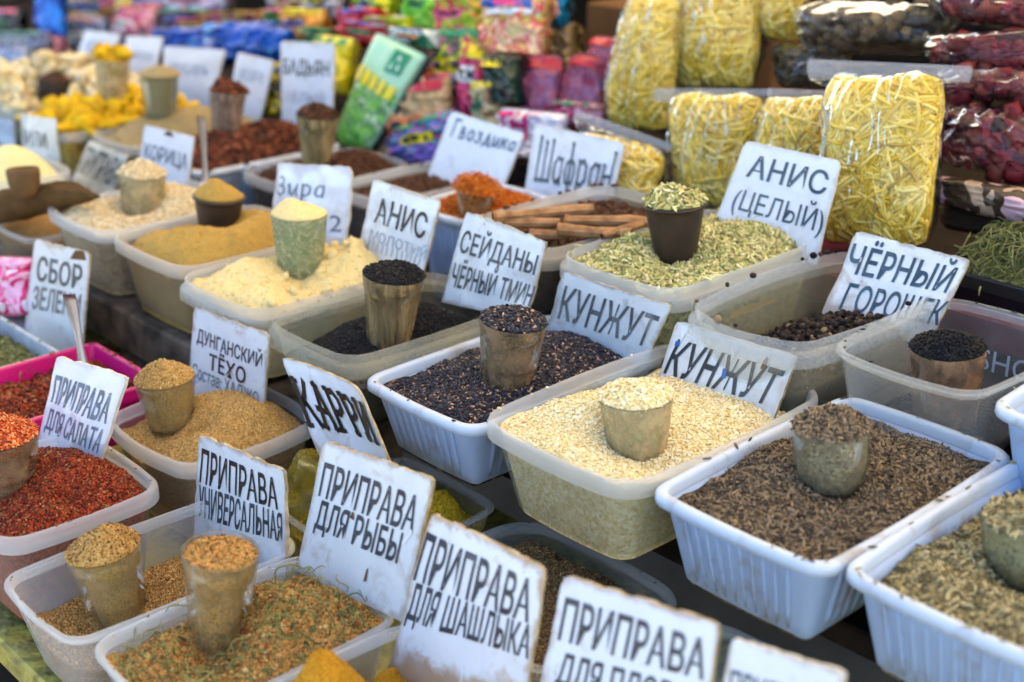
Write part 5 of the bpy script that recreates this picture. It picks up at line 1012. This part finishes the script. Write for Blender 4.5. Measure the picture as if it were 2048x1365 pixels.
pk('blue and teal packet corner above the paper sack', [(1090, -30), (1150, -30), (1120, 60), (1075, 50)], 1.70, ['0c5a9c', '1a88b8', '1c3c4c', '20a0c0'], 155, 9)
def carton(label, px, x0, w_, h_, d_, seed):
    p = atx(*px, x0, 1, 0); c = slab('carton', label, 'carton', (p[0], p[0] + d_, p[1] - w_, p[1], max(p[2] - h_, 0.958), max(p[2], 1.1)), card_brown, 'brown cartons at the stall back')
carton('brown carton behind the tall noodle bag', (1172, 5), 1.92, 0.26, 0.3, 0.25, 1)
carton('brown carton beside the paper sack in shade', (1300, 5), 2.05, 0.3, 0.3, 0.25, 2)
carton('small brown carton behind the wrappers', (700, 5), 2.2, 0.4, 0.25, 0.25, 3)
for lb, px, x0, cols in (
 ('amber foil bag top right of the green foil', [(208, -25), (258, -25), (255, 38), (212, 40)], 2.0, ['2c2018', 'b87a28', '8a5a20', '3a2c1c', 'd09a40']),
 ('lemon strip bag between amber and blue white wrappers', [(250, -25), (275, -25), (270, 36), (248, 36)], 1.98, ['b0a428', 'd0c848', '8a8420']),
 ('blue white sachet above the rose wrapper', [(268, -28), (335, -28), (330, 18), (270, 20)], 2.0, ['5a7ab8', 'a8b4d0', '3a5aa0', 'c8c8d8']),
 ('white and pink knot beside the rose wrapper', [(240, 36), (280, 34), (280, 72), (242, 72)], 1.90, ['d0b8c8', 'e0d4dc', 'b86888']),
 ('lilac wrapper end over the dark bundle', [(182, 34), (214, 36), (212, 66), (184, 64)], 1.95, ['8a90b8', 'a8acc8', '4a4c60']),
 ('crimson strip packet just above the blue sacks', [(360, 40), (432, 36), (430, 70), (362, 74)], 1.86, ['7a1430', 'a81c40', '5a2050', 'b84868']),
 ('dark green printed pouch between orange and blue', [(535, 20), (590, 18), (585, 62), (540, 64)], 1.82, ['2a5a24', '4a8a34', '1c3a1c', '6a9c40']),
 ('tan flat packet behind the orange one', [(560, -25), (620, -25), (615, 26), (565, 26)], 1.90, ['b89468', 'd0b088', '8a6c48']),
 ('white picture box with dark window over the orange packet', [(612, -25), (695, -25), (690, 40), (615, 36)], 1.88, ['b0acb4', '2c2a30', 'c8c4cc', '4a4850']),
 ('wine red packet overlapping the crimson one', [(700, 40), (790, 52), (785, 100), (705, 96)], 1.64, ['6a1828', 'a8142c', '8a1024', 'c02038']),
 ('dark brown filler for the gap beside the lime bag', [(780, -28), (840, -28), (832, 40), (782, 40)], 1.86, ['2a1c10', '4a341c', '1c140c', '5a4428']),  # dark filler shape added where there is only a gap
 ('red and white sachet over the streaked wrapper', [(920, 60), (975, 55), (975, 110), (925, 112)], 1.68, ['b03048', 'd8c8c8', 'c86a30', '8a2038', 'e0d8b0']),
 ('brown dried root bundle under the streaked wrapper', [(955, 165), (1015, 160), (1015, 262), (965, 262)], 1.58, ['4a3828', '8a7458', 'b8b084', '5c4630']),
 ):
    pk(lb, px, x0, cols, 170 + len(bpy.data.objects) % 97, 16, rough=.14, wr=.013, T=.035)
# left edge odds and ends
fmp = pattern('pink_wrap', ['d82870', 'e85a94', 'ecb0cc', 'd01864', 'e4d4e0'], 16, .2, 'CONSTANT', 1.2)
packet('pink and white crinkled bag beyond the herb card', [(-40, 512), (72, 514), (66, 632), (-40, 640)], 0.80, 0.3, 0.03, fmp, 161, 'sweet_bag', 'bag', .010, None)
slab('low_box', 'white low box under the pink crinkled bag', 'box', (0.715, 0.80, 1.83, 2.1, 0.747, 0.822), plain('white_box', 'a8acae', .6, .3, .15, 12))
packet('brown sacking roll laid over the low dusty tub', [(-40, 400), (150, 362), (205, 395), (-30, 455)], 0.86, 0.8, 0.030, plain('sacking', '5c4424', .9, .15, .4, 30, .4), 162, 'sacking_roll', 'sacking', .004, None, (2, 2))

# ------------------------------------------------------------------ price cards
cm = card_mat('card_clean', amount=0.6); cm_b = card_mat('card_stained', amount=0.75, bottom=0.9); cm_g = card_mat('card_grubby', 'ccd2d6', '6e6450', 0.6); cm_w = card_mat('card_bright', 'd0d8e4', amount=0.35); cm_o = card_mat('card_ochre', 'd2d2c4', '967a48', 0.75, 0.7)
ce = plain('card_edge', 'b8ab8c', 0.6, 0.3, 0.35, 60, c2='7c6a4a'); ce_w = plain('card_edge_pale', 'cfcabb', 0.5, 0.3, 0.25, 50)
ik = ink('ink_slate', '2a3440', '47525e'); ik_d = ink('ink_dark', '17191d', '33363c'); ik_f = ink('ink_faded', '4c525a', '868c94'); ik_b = ink('ink_bluish', '36506a', '6c86a0'); ik_p = ink('ink_pale', '8a9cb4', 'aab6c6'); ik_t = ink('ink_teal', '22384a', '3c5a70'); ik_k = ink('ink_black', '0f0d0c', '26211d', 60)
tape = plain('tape', 'd8dee6', 0.2, 0.5, 0.1, 20); tapeb = plain('blue_tape', '1f5ea8', 0.25, 0.5, 0.3, 40); brown_spot = plain('brown_spot', '6e4f2e', 0.7, 0.2, 0.3, 60)
T_ = lambda s, box, m=ik, **k: ('t', s, box, m, k)
B_ = lambda s, box, m=ik_k, **k: ('b', s, box, m, k)
P_ = lambda box, m, **k: ('p', '', box, m, k)
card('white card reading АНИС (ЦЕЛЫЙ) at the back of the green anise', [(1492, 281), (1683, 322), (1640, 498), (1431, 438)], 1.325, 1.03, 0.25, cm_w, ce_w, [T_('АНИС', (.13, .14, .93, .42), ik_t, bold=.014), T_('(ЦЕЛЫЙ)', (.10, .50, 1.0 - .02, .90), ik_t, bold=.004), P_((0.0, .455, 1.0, .462), tape, name='card_crease')], seed=1, torn=.004, deep=.02)
card('curled stained card reading ЧЁРНЫЙ ГОРОШЕК in the peppercorn tub', [(1714, 462), (1946, 520), (1880, 655), (1650, 625)], 1.275, 1.0, 0.45, cm_b, ce, [T_('ЧЁРНЫЙ', (.03, .05, .93, .50), ik_t, bold=.017), T_('ГОРОШЕК', (.12, .60, 1.0, .95), ik_t, bold=.014)], bulge=.008, curl=.004, seed=2, deep=.02)
card('worn card reading КУНЖУТ with tape strips in the white sesame', [(1352, 640), (1597, 712), (1553, 825), (1318, 752)], 1.065, 0.97, 0.35, card_mat('card_worn', 'cfd2d2', '8a7448', .45), ce, [T_('КУНЖУТ', (.05, .30, .94, .93), ik_d, bold=.018, slant=.06), P_((.06, .05, .13, .36), tape, name='tape_strip', poly=[(.5, 0), (1, 1), (0, 1)]), P_((.055, .34, .095, .42), tapeb, name='tape_strip'), P_((.50, .10, .57, .46), tape, name='tape_strip', poly=[(.6, 0), (1, 1), (0, 1)]), P_((.50, .52, .545, .72), tapeb, name='tape_strip', poly=[(.2, 0), (1, .1), (.6, 1), (0, .8)]), P_((.77, .15, .81, .40), brown_spot, name='stain_spot', poly=[(0, .1), (.8, 0), (1, .8), (.5, 1), (.1, .7)])], seed=3, thick=.0038, torn=.010, deep=.025)
card('grubby faded card reading КУНЖУТ behind the black sesame', [(1126, 542), (1343, 612), (1302, 706), (1095, 648)], 1.068, 0.97, 0.02, cm_g, ce, [T_('КУНЖУТ', (.07, .22, .95, .86), ik_f, bold=.014, drop=.04)], seed=4, bulge=.004, deep=.02)
card('tilted card reading СЕЙДАНЫ ЧЁРНЫЙ ТМИН in the black nigella', [(932, 420), (1099, 483), (1062, 612), (888, 575)], 1.045, 0.97, 0.22, cm, ce, [T_('СЕЙДАНЫ', (.05, .15, .95, .58), ik, bold=.014), T_('ЧЁРНЫЙ ТМИН', (.05, .58, .99, .97), ik, bold=.014)], seed=5, bulge=.005, torn=.02, deep=.02)
card('creased card reading АНИС МОЛОТЫЙ behind the cream powder', [(745, 357), (883, 402), (852, 540), (718, 492)], 1.03, 0.97, 0.22, cm, ce, [T_('АНИС', (.14, .22, .90, .60), ik_d, bold=.014), T_('МОЛОТЫЙ', (.12, .66, .98, .86), ik_p, bold=.01)] + [P_((.06 + k * .07, .86, .075 + k * .07, 1.0), ik_p, name='pale_mark') for k in range(13)], bulge=.007, seed=6, torn=.010, deep=.02)
card('crumpled card with handwritten Зира behind the mint green cup', [(540, 325), (696, 334), (690, 470), (545, 460)], 1.05, 0.97, 0.12, cm_w, ce_w, [B_('Зира', (.06, .18, .72, .55), ik_b, th=.12), T_('2', (.80, .72, .92, .96), ik_b, bold=0.0)], bulge=.012, curl=-.006, seed=7, deep=.02)
card('white card with tall painted letters reading Шафран', [(1068, 246), (1249, 286), (1220, 412), (1044, 410)], 1.40, 1.0, 0.22, cm_w, ce_w, [B_('Шафран', (.09, .12, .96, .88), ik_t, th=.125, serif=.09, gap=.2, drop=.02)], seed=8, torn=.003, bulge=.004, deep=.02)
card('white folded card with brush lettering Гвоздика', [(905, 222), (1051, 268), (1005, 388), (848, 380)], 1.41, 1.0, 0.35, cm_w, ce_w, [B_('Гвоздика', (.10, .06, .95, .34), ik_b, th=.15, gap=.1)], seed=9, curl=.004, torn=.005, deep=.02, thick=.0038)
card('upright card reading БАДЬЯН ЦЕЛЫЙ above the cloves', [(560, 82), (669, 87), (664, 262), (563, 252)], 1.47, 1.0, 0.05, cm_w, ce_w, [T_('БАДЬЯН', (.06, .20, .92, .42), ik, bold=.02), T_('ЦЕЛЫЙ', (.12, .54, .84, .72), ik_p, bold=.01)], seed=10, torn=.004, deep=.02)
card('narrow pale card with blurred lettering left of the star anise card', [(474, 104), (548, 122), (520, 240), (455, 228)], 1.48, 1.0, 0.1, cm_w, ce_w, [T_('КОРА', (.2, .22, .85, .42), ik_p, bold=.01)], seed=11, torn=.004, deep=.02)
card('wide pale card rising behind the beige spice', [(326, 92), (453, 100), (420, 212), (328, 195)], 1.48, 1.0, 0.1, cm_w, ce_w, [T_('ИМБИРЬ', (.12, .30, .82, .52), ik_p, bold=.01)], seed=12, torn=.004, deep=.02)
card('pale card standing behind the glass of yellow chips', [(252, 72), (326, 74), (300, 180), (246, 168)], 1.48, 1.0, 0.1, cm_w, ce_w, [T_('КУРКУМА', (.10, .30, .85, .50), ik_p, bold=.01)], seed=13, torn=.004, deep=.02)
card('pale tilted card at the far end behind the florets', [(168, 60), (241, 68), (214, 160), (148, 142)], 1.49, 1.0, 0.1, cm_w, ce_w, [T_('ЧЕСНОК', (.15, .22, .85, .50), ik_p, bold=.01)], seed=14, torn=.004, deep=.02)
card('card with torn notch reading КОРИЦА behind the pale flakes', [(288, 249), (388, 273), (376, 388), (274, 355)], 1.06, 0.97, 0.12, cm_w, ce, [T_('КОРИЦА', (.08, .32, .94, .66), ik_b, bold=.012), P_((.42, .02, .62, .10), brown_spot, name='stain_spot', poly=[(0, 0), (1, 0), (.7, 1), (.3, 1)])], seed=15, deep=.02)
card('ochre stained leaning card with tall narrow letters', [(178, 279), (256, 310), (222, 400), (140, 368)], 1.07, 0.97, 0.25, cm_o, ce, [T_('ПРИПРАВА', (.06, .12, .96, .72), ik, bold=.02)], seed=16, deep=.02)
card('curled plain looking card beside the brown scoop', [(30, 226), (110, 238), (112, 388), (38, 368)], 0.98, 0.97, 0.05, card_mat('card_cream', 'cdd3d2', 'b4a878', .4, .5), ce_w, [T_('ЧИЛИ', (.15, .20, .80, .42), ik_f, bold=.01)], bulge=.010, curl=-.006, seed=17, deep=.02)
card('bluish card cut by the frame at the far row end', [(-45, 210), (27, 216), (32, 345), (-40, 330)], 1.13, 0.97, 0.05, cm_w, ce_w, [T_('ПЕРЕЦ', (.2, .25, .95, .45), ik_p, bold=.01)], seed=18, deep=.02)
card('tall card reading СБОР ЗЕЛЕНИ behind the magenta crate', [(68, 478), (181, 505), (165, 708), (46, 696)], 0.752, 0.87, 0.06, cm, ce, [T_('СБОР', (.12, .13, .90, .36), ik_t, bold=.02), T_('ЗЕЛЕНИ', (.10, .40, .92, .62), ik_f, bold=.02), P_((.68, .0, .95, .10), brown_spot, name='stain_spot', poly=[(0, 0), (1, .2), (.8, 1), (.3, .9)])], seed=19, torn=.010, deep=.03)
card('glossy card reading ПРИПРАВА ДЛЯ САЛАТА in the chilli flakes', [(112, 711), (256, 752), (192, 952), (70, 890)], 0.575, 0.87, 0.22, card_mat('card_gloss', 'd2dae6', '94886c', .3, rough=.15, coat=.8), ce_w, [T_('ПРИПРАВА', (.06, .20, .92, .50), ik_b, bold=.02), T_('ДЛЯ САЛАТА', (.06, .56, .94, .84), ik_b, bold=.01)], seed=20, thick=.004, bulge=.006, deep=.02)
card('card reading ДУНГАНСКИЙ ТЁХО with small lines below', [(386, 610), (538, 668), (525, 862), (374, 795)], 0.786, 0.87, 0.09, cm, ce, [T_('ДУНГАНСКИЙ', (.08, .18, .94, .40), ik, bold=.014), T_('ТЁХО', (.27, .38, .76, .60), ik_d, bold=.02), T_('Состав: ХАДЖО,', (.05, .60, .96, .78), ik_f, bold=.0, drop=.02), T_('ИМБИРЬ', (.45, .82, .98, .96), ik_f, bold=.004)], seed=21, torn=.016, deep=.02)
card('twisted card with heavy painted letters reading КАРРИ', [(571, 710), (728, 776), (792, 925), (652, 905)], 0.765, 0.83, 0.02, card_mat('card_twist', 'd3d7dd', '8c7440', .6, .8), ce, [B_('КАРРИ', (.00, .17, .97, .74), ik_k, th=.21, serif=.16, gap=.22)], bulge=.006, curl=.008, seed=22, torn=.01, thick=.003, deep=.02)
card('card reading ПРИПРАВА УНИВЕРСАЛЬНАЯ with a torn top edge', [(397, 866), (569, 940), (573, 1118), (385, 1070)], 0.637, 0.85, 0.10, cm, ce, [T_('ПРИПРАВА', (.05, .13, .92, .46), ik_d, bold=.014), T_('УНИВЕРСАЛЬНАЯ', (.05, .48, .96, .80), ik, bold=.014)], seed=23, torn=.022, thick=.0038, deep=.02)
card('card reading ПРИПРАВА ДЛЯ РЫБЫ beside the upright glass', [(646, 880), (868, 958), (812, 1208), (598, 1108)], 0.640, 0.85, 0.16, cm, ce, [T_('ПРИПРАВА', (.06, .17, .93, .46), ik, bold=.014), T_('ДЛЯ РЫБЫ', (.08, .48, .86, .78), ik, bold=.018), P_((.86, .42, .93, .56), tape, name='tape_strip', poly=[(0, 0), (.4, 0), (1, .8), (.8, 1)]), P_((.385, .475, .43, .535), brown_spot, name='stain_spot', poly=[(0, .1), (1, 0), (.6, 1), (.3, 1)]), P_((.62, .86, .645, .98), brown_spot, name='stain_spot', poly=[(0, 0), (1, .1), (.7, 1), (.2, .9)])], seed=24, torn=.012, thick=.0038, deep=.02)
card('card reading ПРИПРАВА ДЛЯ ШАШЛЫКА with ochre stained foot', [(862, 1022), (1095, 1136), (1058, 1385), (772, 1335)], 0.632, 0.85, 0.16, card_mat('card_foot', 'd6dbe2', '9a7434', .8, bottom=1.1), ce, [T_('ПРИПРАВА', (.02, .12, .94, .42), ik, bold=.014), T_('ДЛЯ ШАШЛЫКА', (.03, .43, .98, .72), ik, bold=.016)], seed=25, torn=.012, thick=.0038, bulge=.006, deep=.03)
card('card with rust specks reading ПРИПРАВА ДЛЯ ПЛОВА', [(1125, 1148), (1441, 1246), (1408, 1455), (1075, 1392)], 0.630, 0.85, 0.16, card_mat('card_rust', 'd3dae2', '8a5c30', .6), ce, [T_('ПРИПРАВА', (.05, .17, .96, .52), ik, bold=.014), T_('ДЛЯ ПЛОВА', (.10, .60, .9, .92), ik, bold=.016)], seed=26, thick=.004, deep=.03)
card('card cut off by the frame with only its first letter showing', [(1462, 1275), (1690, 1345), (1650, 1520), (1432, 1460)], 0.628, 0.85, 0.16, cm, ce_w, [T_('ПРИПРАВА', (.06, .32, .96, .62), ik_b, bold=.014)], seed=27, thick=.004, deep=.03)
